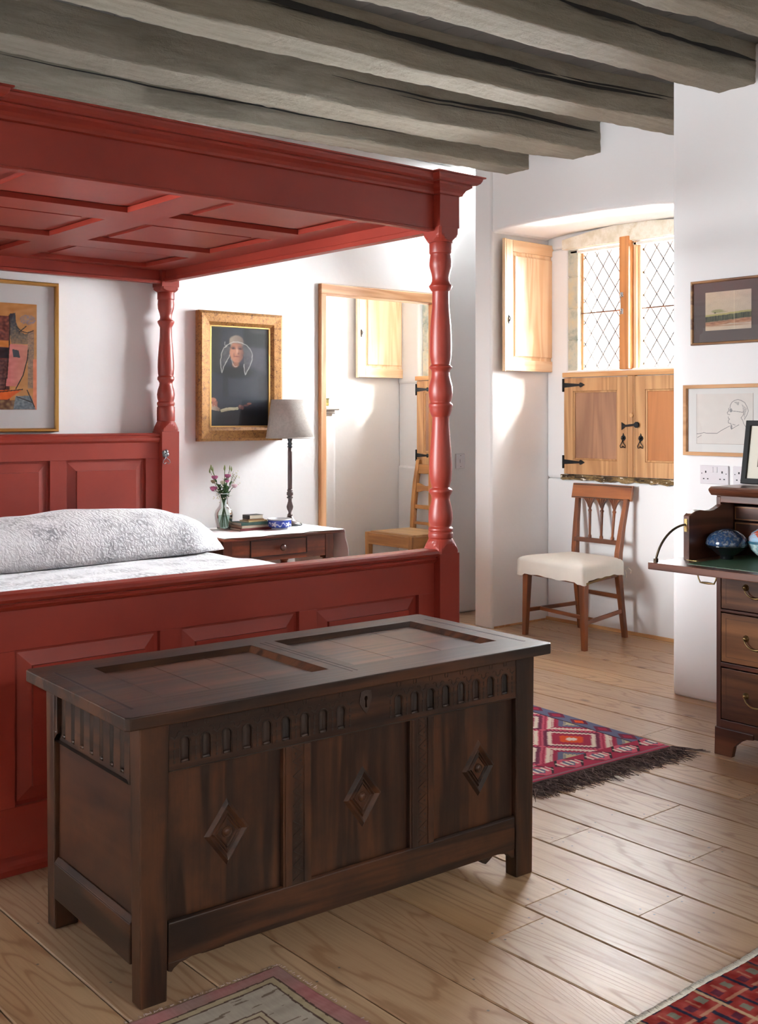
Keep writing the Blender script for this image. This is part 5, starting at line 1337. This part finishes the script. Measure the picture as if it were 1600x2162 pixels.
# ================================================================== BEDSIDE
def build_bedside():
    O=(3.55,5.25,0); ZT=.712
    T=thing('bedside_table','dark mahogany side table with one knobbed drawer between the bed and the doorway','table',O)
    X,Y,Z=TABW('x'),TABW('y'),TABW('z')
    def bx(m,a,b,c,d,e,f): m.box(a-O[0],b-O[0],c-O[1],d-O[1],e,f)
    m=MB(); bx(m,3.135,3.935,4.975,5.505,ZT-.017,ZT-.001); m.obj('table_top',X,T,bevel=.004)
    z0=.570; z1=ZT-.017; fy=5.018
    m=MB(); bx(m,3.20,3.325,fy,fy+.02,z0,z1); m.obj('apron',X,T,bevel=.001)
    m=MB(); bx(m,3.700,3.83,fy,fy+.02,z0,z1); m.obj('apron',X,T,bevel=.001)
    m=MB(); bx(m,3.325,3.700,fy,fy+.02,z0,.594); m.obj('apron',X,T,bevel=.001)
    m=MB(); bx(m,3.325,3.700,fy,fy+.02,.684,z1); m.obj('apron',X,T)
    m=MB(); bx(m,3.20,3.83,5.46,5.48,z0,z1); m.obj('apron',X,T)
    m=MB(); bx(m,3.862,3.878,fy+.02,5.46,z0,z1); m.obj('apron',Y,T)
    m=MB(); bx(m,3.16,3.176,fy+.02,5.46,z0,z1); m.obj('apron',Y,T)
    for (x,y) in ((3.858,fy+.024),(3.182,fy+.024),(3.858,5.46),(3.182,5.46)):
        m=MB(); m.box(x-.027-O[0],x+.027-O[0],y-.027-O[1],y+.027-O[1],.555,z1)
        m.lathe([(.012,0),(.017,.02),(.013,.045),(.016,.10),(.023,.34),(.025,.46),(.019,.49),(.026,.502),(.028,.512),(.018,.526),(.024,.543),(.025,.556)],(x-O[0],y-O[1],0),18); m.obj('leg',Z,T,bevel=.001)
    dr=bpy.data.objects.new('drawer',None); COL.objects.link(dr); dr.parent=T; dr.location=(3.512-O[0],fy-.003-O[1],.639)
    m=MB(); m.box(-.184,.184,0,.3,-.042,.042); m.obj('drawer_front',X,dr,bevel=.002)
    m=MB(); m.plate(rect(-.187,.187,-.045,.045),[rect(-.1835,.1835,-.0415,.0415)],'y',-.003,.010); m.obj('cockbead',plain('dark_bead',(44,22,14),.4),dr)
    m=MB(); m.lathe([(.006,-.006),(.007,-.012),(.016,-.020),(.020,-.028),(.017,-.036),(.006,-.040),(.0005,-.041)],(.008,0,.0),24,axis='y'); m.obj('knob',plain('polished_knob',(92,66,60),.12,.3,coat=.6),dr)
    # runner cloth
    m=MB(); nu,nv=90,50
    def fn(a,b):
        L_=3.935-3.13; tot=L_+.30; d=a*tot
        yy=lerp(4.972+.011*math.sin(d*24)+.006*math.sin(d*47)-(.008 if d<.36 else 0),5.505,b)
        if d<=L_: return (3.13+d,yy,ZT+.0015+.0006*noise.noise(Vector((d*9,b*7,0))))
        k=d-L_; x=3.937+.010*min(1,k/.02)+.030*(k/.3)+.008*math.sin(b*17)*(k/.3); z=ZT+.0015-.004*min(1,k/.02)-k*.97
        if k>.24: z+=.012*abs(math.sin(b*22))*(k-.24)/.06
        return (x,yy+.02*(k/.3)*(0.5-b),z)
    m.grid(fn,nu,nv); m.v=[(p[0]-3.5,p[1]-5.25,p[2]-ZT) for p in m.v]
    o=m.obj('table_runner',plain('white_linen',(246,246,246),.85,0,.1,150),loc=(3.5,5.25,ZT),solid=-.0015); tag(o,'white scallop edged cloth covering the bedside table and hanging over its right side','tablecloth')
    zt=ZT+.0035
    # lamp
    L=thing('table_lamp','tall slender dark turned table lamp with grey linen drum shade on the bedside table','lamp',(3.815,5.34,zt))
    L.scale=(1.04,1.04,1.045)
    dk=plain('lamp_wood',(70,48,46),.3,.1,.1,50,.3,coat=.3); gm=plain('lamp_metal',(52,56,60),.35,.4,.1,60)
    m=MB(); m.lathe([(.069,0),(.070,.006),(.066,.010)],(0,0,0),36); m.obj('base',gm,L)
    m=MB(); m.lathe([(.062,.009),(.058,.014),(.040,.022),(.024,.034),(.016,.048),(.011,.052)],(0,0,0),36); m.obj('foot',dk,L)
    m=MB(); m.lathe([(.012,.050),(.016,.056),(.012,.062),(.008,.070),(.010,.078),(.016,.090),(.019,.104),(.014,.122),(.010,.138),(.012,.142),(.009,.147),(.016,.152),(.018,.158),(.011,.163),(.018,.170),(.018,.184),(.013,.190),(.016,.196),(.0125,.203)],(0,0,0),24); m.obj('baluster',dk,L)
    m=MB(); m.lathe([(.0122,.2),(.0122,.41),(.0105,.436)],(0,0,0),20); m.obj('stem',dk,L)
    m=MB(); m.lathe([(.012,.434),(.015,.440),(.010,.446),(.014,.456),(.009,.466),(.014,.480),(.015,.487),(.007,.49),(.007,.62)],(0,0,0),20); m.obj('socket_holder',gm,L)
    m=MB(); m.lathe([(.135,.488),(.104,.702)],(0,0,0),56,cap=False); sh=m.obj('shade',plain('linen_shade',(182,176,168),.9,0,.4,350,.08),L,solid=.0015)
    m=MB(); m.lathe([(.1365,.487),(.1358,.494)],(0,0,0),56,cap=False); m.obj('shade_trim',plain('shade_trim',(176,170,162),.8),sh,solid=.002)
    m=MB(); m.lathe([(.1045,.696),(.1035,.703)],(0,0,0),56,cap=False); m.obj('shade_trim',plain('shade_trim',(176,170,162),.8),sh,solid=.002)
    m=MB(); m.tube([(-.103,0,.69),(0,0,.69),(.103,0,.69)],.0015,6); m.tube([(0,-.103,.69),(0,.103,.69)],.0015,6); m.tube([(0,0,.62),(0,0,.69)],.003,6); m.obj('shade_spider',gm,sh)
    # books
    B=[(.205,.135,.014,(112,40,44),0,0),(.190,.130,.014,(176,150,126),2,0),(.185,.125,.016,(46,78,70),-1,.002),(.130,.090,.008,(190,160,110),8,.03),(.100,.080,.007,(146,104,60),-6,.03),(.095,.070,.022,(60,58,58),6,.028)]
    lab=['maroon book, lowest of the stack on the bedside table','pale buff book lying just above the maroon one','dark green book in the middle of the stack','thin tan booklet on the green book','small brown booklet under the black notebook','small black notebook with pale page edges, topmost on the stack']
    z=zt
    for k,((w,d,h,c,rz,dx),lb) in enumerate(zip(B,lab)):
        T_=thing('book',lb,'book',(3.507+dx*.6,5.29,z),math.radians(rz-4),'books stacked on the bedside table')
        m=MB(); m.box(-w/2,w/2,-d/2,d/2,0,.0016); m.box(-w/2,w/2,-d/2,d/2,h-.0016,h); m.box(-w/2,w/2,-d/2,-d/2+.0016,0,h) if k not in (1,5) else m.box(-w/2,-w/2+.0016,-d/2,d/2,0,h); m.obj('cover',plain('cover%d'%k,c,.6,0,.1,80,.1),T_,bevel=.0008)
        m=MB(); m.box(-w/2+.003,w/2-.003,-d/2+.003,d/2-.003,.0016,h-.0016); m.obj('pages',plain('book_pages',(206,196,176),.85,0,.2,400),T_)
        z+=h+.0003
    # blue and white bowl
    Bo=thing('china_bowl','small blue and white china bowl with floral pattern beside the books','bowl',(3.64,5.195,zt))
    def bowlcol(a,z):
        if z<.008 or z>.053: return (226,230,236)
        if z<.013 or z>.048: return (34,56,140)
        c=(38,60,150); u=a/(2*PI)*5; f=(u%1)-.5; y=(z-.030)/.018
        r=math.hypot(f*3.4,y*1.0); th=math.atan2(y,f*3.4)
        if r<.62+.25*math.cos(5*th): c=(214,222,240)
        elif abs(y-.55*math.sin(f*12))<.22 and abs(f)>.24: c=(206,216,238)
        return c
    prof=[(.045,0),(.047,.004),(.046,.008),(.060,.013),(.067,.020),(.068,.030),(.067,.048),(.069,.056),(.068,.060)]
    pr=[];
    for j in range(61):
        zz=.060*j/60
        for (a,b),(c,d) in zip(prof[:-1],prof[1:]):
            if b<=zz<=d+1e-9: pr.append((lerp(a,c,(zz-b)/(d-b)),zz)); break
    m=MB(); m.lathe(pr,(0,0,0),140,cap=False); cols=[lin(bowlcol(math.atan2(v[1],v[0])+.75,v[2])) for v in m.v]
    m.obj('painted_wall',vcol('china_paint',.12,0,1,.5),Bo,colors=cols)
    m=MB(); m.lathe([(.068,.060),(.066,.061),(.064,.058),(.062,.02),(.045,.010),(.0005,.008)],(0,0,0),48,cap=False); m.obj('glazed_inside',plain('china_white',(228,232,236),.15),Bo)
    # vase
    V=thing('glass_vase','clear glass vase with flared neck holding pink flowers on the bedside table','vase',(3.385,5.375,zt))
    pr=[(.026,.0),(.036,.002),(.040,.02),(.050,.06),(.053,.085),(.047,.108),(.033,.125),(.026,.135),(.0235,.15),(.0225,.165),(.025,.182),(.0285,.196),(.030,.202)]
    m=MB(); m.lathe(pr,(0,0,0),40); m.f=m.f[:-2]+[m.f[-2]]; m.sm=m.sm[:len(m.f)]; m.mi=m.mi[:len(m.f)]; m.obj('vase_body',VAG,V)
    m=MB(); m.lathe([(.0245,.004),(.040,.008),(.038,.03),(.0445,.07),(.046,.078)],(0,0,0),32); m.obj('water',glassy('water',(232,244,240),.5,0),V)
    m=MB(); m.lathe([(.029,.2005),(.0305,.2025),(.029,.2045)],(0,0,0),40,cap=False); m.obj('rim',plain('glass_rim',(206,222,222),.1,.0,coat=.5),V)
    # flower stems (each its own thing)
    SG=plain('stem_green',(70,104,60),.6,0,.1,60,.25); LG=plain('leaf_green',(86,122,72),.6,0,.1,60,.3); BG=plain('bud_green',(134,156,92),.6)
    PK=plain('petal_pink',(214,120,168),.6,0,.1,60,.2); PP=plain('petal_pale',(236,206,214),.6); CW=plain('petal_cream',(238,236,214),.7)
    rr=random.Random(11)
    cx,cy=3.385,5.375
    def rose(m,c,r,rr):
        for ring,(k,rad,ti) in enumerate(((5,1.0,.9),(5,.78,.55),(4,.52,.25))):
            for q in range(k):
                a=2*PI*q/k+ring*.6
                def pf(s,t,a=a,rad=rad,ti=ti):
                    w=(s-.5)*2; rr_=r*rad*(.35+.65*math.sin(t*PI*.5)); b=a+w*.75
                    return (c[0]+rr_*math.cos(b),c[1]+rr_*math.sin(b),c[2]-r*.6+r*1.35*t*(1-.25*w*w)-(ti*r*.25*t*t))
                m.grid(pf,5,4)
    def leaf(m,p,d,l,w):
        p=Vector(p); d=Vector(d).normalized(); s=d.cross(Vector((0,0,1))).normalized()
        m.grid(lambda a,b:tuple(p+d*l*b+s*(a-.5)*2*w*math.sin(PI*min(.999,b+.02))**.8+Vector((0,0,.006*math.sin(b*PI)))),4,6)
    # bunch seen in the photo: (dx along screen, z above table, kind)
    heads=[(-.052,.292,'pink','pink lisianthus bloom highest on the left of the vase'),(-.060,.228,'pinkopen','open pink bloom hanging lowest on the left'),(.020,.300,'pink','pink bloom in the centre top of the bunch'),(.018,.272,'pinksmall','small deep pink bud just under the centre bloom'),(-.062,.268,'greenish','greenish pink half open bloom between the two left blooms'),(.060,.245,'pale','pale pink bloom at the right edge of the bunch'),(-.008,.262,'white','white bloom in the middle of the bunch'),(-.072,.345,'bud','arching stem of green buds reaching furthest left'),(.004,.345,'bud','upright green bud stem above the centre bloom'),(.034,.345,'bud','slender upright bud stem right of the centre'),(.056,.312,'spray','airy spray of tiny cream flowers on the right'),(-.03,.225,'spray','low spray of small cream flowers above the vase rim')]
    for (dx,hz,kind,lb) in heads:
        S=thing('flower_stem',lb,'flower',(cx,cy,zt+.012),0,'flower stems in the glass vase')
        # screen-right direction in plan
        sx,sy=.765,-.644; dep=rr.uniform(-.02,.02)
        tip=Vector((dx*sx+dep*.64,dx*sy+dep*.76,hz-.012)); foot=Vector((-dx*.45*sx+rr.uniform(-.008,.008),-dx*.45*sy+rr.uniform(-.008,.008),0))
        neck=Vector((dx*.12*sx,dx*.12*sy,.150)); neck2=Vector((dx*.22*sx,dx*.22*sy,.19))
        pts=[]
        for k in range(13):
            t=k/12
            if t<.5: p=foot.lerp(neck,t*2)
            else:
                q=(t-.5)*2; p=neck*(1-q)**2+neck2*2*q*(1-q)+tip*q*q
            pts.append(p)
        m=MB(); m.tube(pts,.0016,6); m.obj('stem',SG,S)
        m=MB()
        for k in (6,7,8,9,10):
            a=rr.uniform(0,6.28); leaf(m,pts[k],(math.cos(a),math.sin(a),.9),.040,.008)
        leaf(m,pts[7],(rr.uniform(-1,1),-1,.4),.042,.010); m.obj('leaves',LG,S)
        m=MB()
        if kind in ('pink','pinkopen','pinksmall','pale','white','greenish'):
            r={'pink':.019,'pinkopen':.022,'pinksmall':.013,'pale':.017,'white':.018,'greenish':.016}[kind]
            rose(m,tip,r,rr); m.obj('bloom',{'pale':PP,'white':CW,'greenish':plain('petal_greenish',(168,150,118),.6)}.get(kind,PK),S,solid=.0006)
        elif kind=='bud':
            for q in range(4 if dx<-.05 else 2):
                p=tip+Vector((rr.uniform(-.012,.012),rr.uniform(-.012,.012),rr.uniform(-.02,.004))) if q else tip
                m.lathe([(.0005,-.013),(.0035,-.006),(.0042,0),(.003,.008),(.0008,.018)],tuple(p),8); m.tube([pts[10],p],.0009,5)
            m.obj('buds',BG,S)
        else:
            for q in range(34):
                p=tip+Vector((rr.gauss(0,.016),rr.gauss(0,.016),rr.gauss(-.02,.020))); m.ball(tuple(p),.0034,seg=6,rings=4)
            m.obj('florets',CW,S)['kind']='stuff'
            m=MB()
            for q in range(12):
                p=tip+Vector((rr.gauss(0,.014),rr.gauss(0,.014),rr.gauss(-.015,.018))); m.tube([pts[9],p],.0006,4)
            m.obj('twigs',SG,S)

# ================================================================== RUGS
def rug_mesh(name,label,cat,org,rzdeg,w,l,fn,nx,ny,mat,edge=.004,th=.006,wob=.004,seed=1):
    R=thing(name,label,cat,org,math.radians(rzdeg))
    m=MB(); cols=[]
    def P(a,b):
        x=a*w+wob*noise.noise(Vector((b*l*4,a*2,seed)))*(1 if a in(0,1) else .6); y=b*l+wob*noise.noise(Vector((a*w*5,b*2,seed+4)))
        e=min(a*w,b*l,(1-a)*w,(1-b)*l); z=th*min(1,.25+e/.012)+.0012*noise.noise(Vector((x*7,y*7,seed)))
        return (x,y,z)
    m.grid(P,nx,ny)
    for j in range(ny+1):
        for i in range(nx+1): cols.append(lin(tuple(max(0,min(255,v)) for v in fn(i/nx*w,j/ny*l))))
    m.obj('pile' if cat=='rug' else name,mat,R,colors=cols)
    return R
def kilim(x,y,W=.88,L=1.9):
    RED_=(168,48,76); PINK=(210,98,118); CR=(236,222,206); BLU=(104,108,136); DK=(62,46,54); OR=(226,88,46); GR=(196,186,148); PUR=(116,48,74)
    ex=min(x,W-x); ey=min(y,L-y)
    st=lambda v,s:math.floor(v/s)*s
    if ey<.012: return DK
    if ey<.045: return RED_ if ey<.024 or ey>.034 else (150,106,118)
    if ey<.15:      # end border with hooked lozenges
        c=RED_; k=((x+.03)%.16)/.16; q=(ey-.045)/.105
        d=abs(k-.5)*2+abs(q-.5)*1.2
        if d<.95: c=DK
        if d<.78: c=PINK
        if .15<k<.85 and .28<q<.72 and (int((x+.03)%.16/.013)%2==0): c=CR
        elif d<.4: c=BLU
        return c
    if ex<.10:
        c=BLU; k=(y%.14)/.14; q=ex/.10
        d=abs(k-.5)*2+abs(q-.5)*2
        if d<.8: c=PUR
        if d<.45: c=OR if int(y/.14)%3==0 else RED_
        if q>.9: c=DK
        return c
    # field: stepped hooked diamonds
    px,py=.34,.34
    u=((x-.10)%px)/px-.5; v=((y-.15)%py)/py-.5
    us=st(abs(u),.035); vs=st(abs(v),.035)
    d=us*1.0+vs*1.0
    zig=.03*(1 if (int(abs(u)*28)+int(abs(v)*28))%2 else 0)
    d+=zig
    n=(int((x-.10)/px)+int((y-.15)/py))%3
    if d<.07: c=CR
    elif d<.19: c=(PINK,OR,GR)[n]
    elif d<.27: c=(BLU,RED_,BLU)[n]
    elif d<.33: c=RED_
    elif d<.40: c=CR
    elif d<.47: c=PUR
    elif d<.56: c=PINK if zig else RED_
    elif d<.64: c=CR
    elif d<.74: c=RED_
    elif d<.85: c=BLU
    else: c=GR
    return c
def redrug(x,y):
    R1=(128,36,34); R2=(146,62,56); NV=(38,38,58); CR=(176,150,120); BR=(110,58,40)
    n=nz(x,y,30,3)
    c=mixk(R1,R2,.5+n)
    gx=x%.105; gy=y%.085
    row=int(y/.085)
    if abs((x+.52*y*0)%.21-.105)<.0045: return BR if (int(x*600)%2) else CR
    kx=((x+row*.0525)%.105)
    if kx<.011: c=NV
    if .045<kx<.078 and gy<.010: c=NV
    if gy>.078 and kx>.02: c=mixk(c,CR,.65)
    if .048<kx<.056 and .02<gy<.06: c=mixk(c,CR,.5)
    if .07<kx<.092 and .03<gy<.055: c=(112,112,100)
    if abs(kx-.03)<.012 and abs(gy-.05)<.012: c=(84,34,52)
    e=min(x,y)
    return tuple(v+n*16 for v in c)
def palerug(x,y,W=.42,L=1.0):
    ex=min(x,W-x); ey=min(L-y,9); e=min(ex,ey)+.007*nz(x,y,5,21)+.002*nz(x,y,40,22)
    n=nz(x*1,y*6,8,2)*22+nz(x*6,y*1,30,5)*12
    c=(166,154,140)
    if e<.045: c=mixk((150,122,116),(164,108,108),.5+nz(x,y,9,7)*1.2)
    elif e<.050: c=(84,66,58)
    elif e<.066: c=(168,154,126)
    elif e<.071: c=(88,70,62)
    elif e<.150:
        c=(170,160,148)
        if nz(x*2,y*14,7,9)>.38: c=(120,106,94)
    elif e<.155: c=(92,72,64)
    elif e<.166: c=(176,162,138)
    elif e<.171: c=(104,84,74)
    else: c=(172,158,142)
    return tuple(v+n*.6 for v in c)
def build_rugs():
    WV=vcol('wool_weave',.95,.5,420,.1)
    K=rug_mesh('kilim_rug','flat woven kilim in crimson, cream, blue and orange with long dark tassels, beyond the chest','rug',(2.985,2.775,0),-4.2,.875,1.85,kilim,300,600,WV,wob=.006,th=.005)
    # tassels along the near end
    rr=random.Random(8); FR=plain('dark_wool_fringe',(128,108,102),.95,0,.5,300,.35,.1); FR2=plain('dark_wool_fringe2',(88,70,68),.95,0,.5,300,.3,.1)
    m=MB()
    for k in range(420):
        x=lerp(.0,.875,(k+rr.random())/420); ln=rr.uniform(.08,.17); a=rr.gauss(-.15,.36); b=a+rr.gauss(0,.5)
        p0=(x,.004,.005); p1=(x+ln*.4*math.sin(a),-ln*.4*math.cos(a),.006+rr.random()*.007); p2=(p1[0]+ln*.6*math.sin(b),p1[1]-ln*.6*math.cos(b),.002+rr.random()*.005)
        pm=(lerp(p1[0],p2[0],.5)+rr.gauss(0,.004),lerp(p1[1],p2[1],.5),.004+rr.random()*.004)
        m.cur=k%2; m.tube([p0,p1,pm,p2],[.0019,.0022,.0017,.0009],5)
    m.cur=1; m.box(0,.875,-.002,.008,.0,.0075)
    o=m.obj('fringe',[FR,FR2],K); o['kind']='stuff'
    R=rug_mesh('red_rug','deep red patterned pile rug with white fringe, bottom right corner','rug',(2.085,1.50,0),0,1.0,.01,redrug,2,2,WV)
    for c in list(R.children): bpy.data.objects.remove(c)
    # red rug runs from its fringed edge (y=1.505) toward the viewer
    R.location=(1.72,1.53,0); R.rotation_euler=(0,0,0)
    m=MB(); nx,ny=420,330; W_,L_=1.45,1.0
    m.grid(lambda a,b:(a*W_,-b*L_+.006*noise.noise(Vector((a*9,b,3)))*(1-b),.010*min(1,.3+b*L_/.01)+.0015*noise.noise(Vector((a*150,b*120,0)))),nx,ny)
    cols=[lin(tuple(max(0,min(255,q)) for q in redrug(i/nx*W_,j/ny*L_))) for j in range(ny+1) for i in range(nx+1)]
    m.obj('pile',WV,R,colors=cols)
    m=MB()
    for k in range(1300):
        x=lerp(0,W_,(k+rr.random())/1300); ln=rr.uniform(.010,.019); a=rr.gauss(.25,.3); w0=.006*noise.noise(Vector((x/W_*9,0,3)))
        m.tube([(x,-.006+w0,.009),(x+ln*.6*math.sin(a),ln*.6*math.cos(a)+w0,.010),(x+ln*math.sin(a)*1.2,ln*math.cos(a)+w0,.003)],[.0013,.0013,.0006],4)
    o=m.obj('fringe',plain('white_fringe',(236,230,218),.95,0,.3,300,.1),R); o['kind']='stuff'
    P=rug_mesh('pale_rug','worn pale beige and pink rug with dark border lines in front of the chest','rug',(1.160,1.26,0),0,.42,1.0,lambda x,y:palerug(x,y),200,460,WV,wob=.010,th=.006,seed=5)
    m=MB()
    for k in range(260):
        if k<120:
            x=lerp(0,.42,rr.random()); y=1.0; a=rr.gauss(0,.6)
        else:
            x=.42 if rr.random()<.8 else 0; y=lerp(.3,1,rr.random()); a=rr.gauss(PI/2 if x>0 else -PI/2,.5)
        ln=rr.uniform(.004,.011); m.tube([(x,y,.004),(x+ln*math.sin(a),y+ln*math.cos(a),.004)],[.001,.0006],4)
    o=m.obj('frayed_edge',plain('frayed_wool',(186,164,158),.95),P); o['kind']='stuff'

# ================================================================== NEXT ROOM
def build_next_room():
    M=thing('fireplace_mantel','white painted fireplace surround with moulded shelf, partly seen through the doorway','fireplace',(4.15,6.35,0))
    def bx(m,a,b,c,d,e,f): m.box(a-4.15,b-4.15,c-6.35,d-6.35,e,f)
    m=MB(); bx(m,3.45,4.835,6.16,6.35,1.395,1.425); m.obj('shelf',WHITE,M,bevel=.012,seg=4)
    m=MB(); bx(m,3.48,4.815,6.19,6.35,1.37,1.395); bx(m,3.49,4.805,6.21,6.35,1.355,1.372); m.obj('cornice',WHITE,M,bevel=.006,seg=3)
    for a,b in ((4.66,4.80),(3.5,3.64)):
        m=MB(); bx(m,a,b,6.26,6.35,0,1.36); bx(m,a+.02,b-.02,6.25,6.26,.12,1.30); m.obj('pilaster',WHITE,M,bevel=.004)
    m=MB(); bx(m,3.64,4.66,6.27,6.35,1.05,1.36); m.obj('frieze',WHITE,M)
    m=MB(); bx(m,3.64,4.66,6.33,6.35,0,1.05); m.obj('fire_opening',plain('soot_black',(34,32,32),.9),M)
    B=thing('small_box','small green and gold box standing on the white mantel shelf','box',(4.735,6.21,1.4255))
    m=MB(); m.box(-.028,.022,-.02,.02,0,.045); m.obj('box_body',ceramic('gold_box',(142,128,58),(70,70,36),(190,168,84),120,.4),B,bevel=.003)
    m=MB(); m.box(-.03,.024,-.022,.022,.045,.055); m.obj('lid',plain('box_lid',(110,100,52),.4,.3),B,bevel=.002)

# ================================================================== LIGHT, CAMERA
def build_light():
    w=bpy.data.worlds.new('sky'); SC.world=w; w.use_nodes=True; nt=w.node_tree; nt.nodes.clear()
    o=nt.nodes.new('ShaderNodeOutputWorld'); b=nt.nodes.new('ShaderNodeBackground'); b.inputs[0].default_value=(0.90,0.96,1.0,1); b.inputs[1].default_value=SKY
    nt.links.new(b.outputs[0],o.inputs[0])
    def portal(loc,rot,sx,sy):
        l=bpy.data.lights.new('window_portal','AREA'); l.shape='RECTANGLE'; l.size=sx; l.size_y=sy; l.cycles.is_portal=True
        q=bpy.data.objects.new('window_portal',l); COL.objects.link(q); q.location=loc; q.rotation_euler=rot
    portal((5.80,4.29,2.05),(0,math.radians(90),0),.86,1.0)        # faces -x
    portal((5.80,5.96,2.05),(0,math.radians(90),0),.86,.62)
    portal((-1.36,4.25,1.8),(0,math.radians(-90),0),1.9,1.7)
    portal((1.95,-1.72,1.8),(math.radians(90),0,0),2.5,1.0)
    s=bpy.data.lights.new('sun','SUN'); s.energy=SUNE; s.angle=math.radians(4); s.color=(1.0,.95,.86)
    q=bpy.data.objects.new('sun',s); COL.objects.link(q); d=Vector((-.50,.62,-.55)).normalized(); q.rotation_euler=d.to_track_quat('-Z','Y').to_euler(); q.location=(9,1,6)
    s=bpy.data.lights.new('sky_glow_lamp','SUN'); s.energy=GLOW; s.angle=math.radians(95); s.color=(.95,.98,1.0)  # wide sun lamp added to stand in for sky glow at the leaded window
    q=bpy.data.objects.new('sky_glow_lamp',s); COL.objects.link(q); d=Vector((-1,-.08,-.42)).normalized(); q.rotation_euler=d.to_track_quat('-Z','Y').to_euler(); q.location=(9,4.5,5)
    s=bpy.data.lights.new('fill_light_left','SUN'); s.energy=GLOW2; s.angle=math.radians(46); s.color=(.93,.97,1.0)  # fill lamp added through the left opening to brighten the pier wall
    q=bpy.data.objects.new('fill_light_left',s); COL.objects.link(q); d=Vector((1,-.30,.0)).normalized(); q.rotation_euler=d.to_track_quat('-Z','Y').to_euler(); q.location=(-5,2,4)
    s=bpy.data.lights.new('fill_light_front','SUN'); s.energy=GLOW3; s.angle=math.radians(30); s.color=(1.0,.96,.9)  # fill lamp added from behind the camera to brighten the near floor
    q=bpy.data.objects.new('fill_light_front',s); COL.objects.link(q); d=Vector((-.05,1,-.50)).normalized(); q.rotation_euler=d.to_track_quat('-Z','Y').to_euler(); q.location=(2,-5,5)
def build_camera():
    c=bpy.data.cameras.new('camera'); q=bpy.data.objects.new('camera',c); COL.objects.link(q)
    q.location=(0,0,H); q.rotation_euler=(PI/2,0,math.radians(49.9-90)); c.sensor_fit='HORIZONTAL'; c.sensor_width=36; c.lens=36*2360/1600; c.shift_y=-(1081-880)/1600.0; c.clip_start=.05
    SC.camera=q
    vs=SC.view_settings; vs.view_transform='Standard'; vs.look='None'; vs.gamma=1; vs.use_curve_mapping=False; vs.exposure=EXPO
SKY=1.35; SUNE=10.0; GLOW=255.0; GLOW3=3.2; GLOW2=21.0; EXPO=0.2
build_setting(); build_window_stuff(); build_beams(); build_bed(); build_chest(); build_chairs(); build_desk(); build_pictures(); build_bedside(); build_rugs(); build_next_room(); build_light(); build_camera()
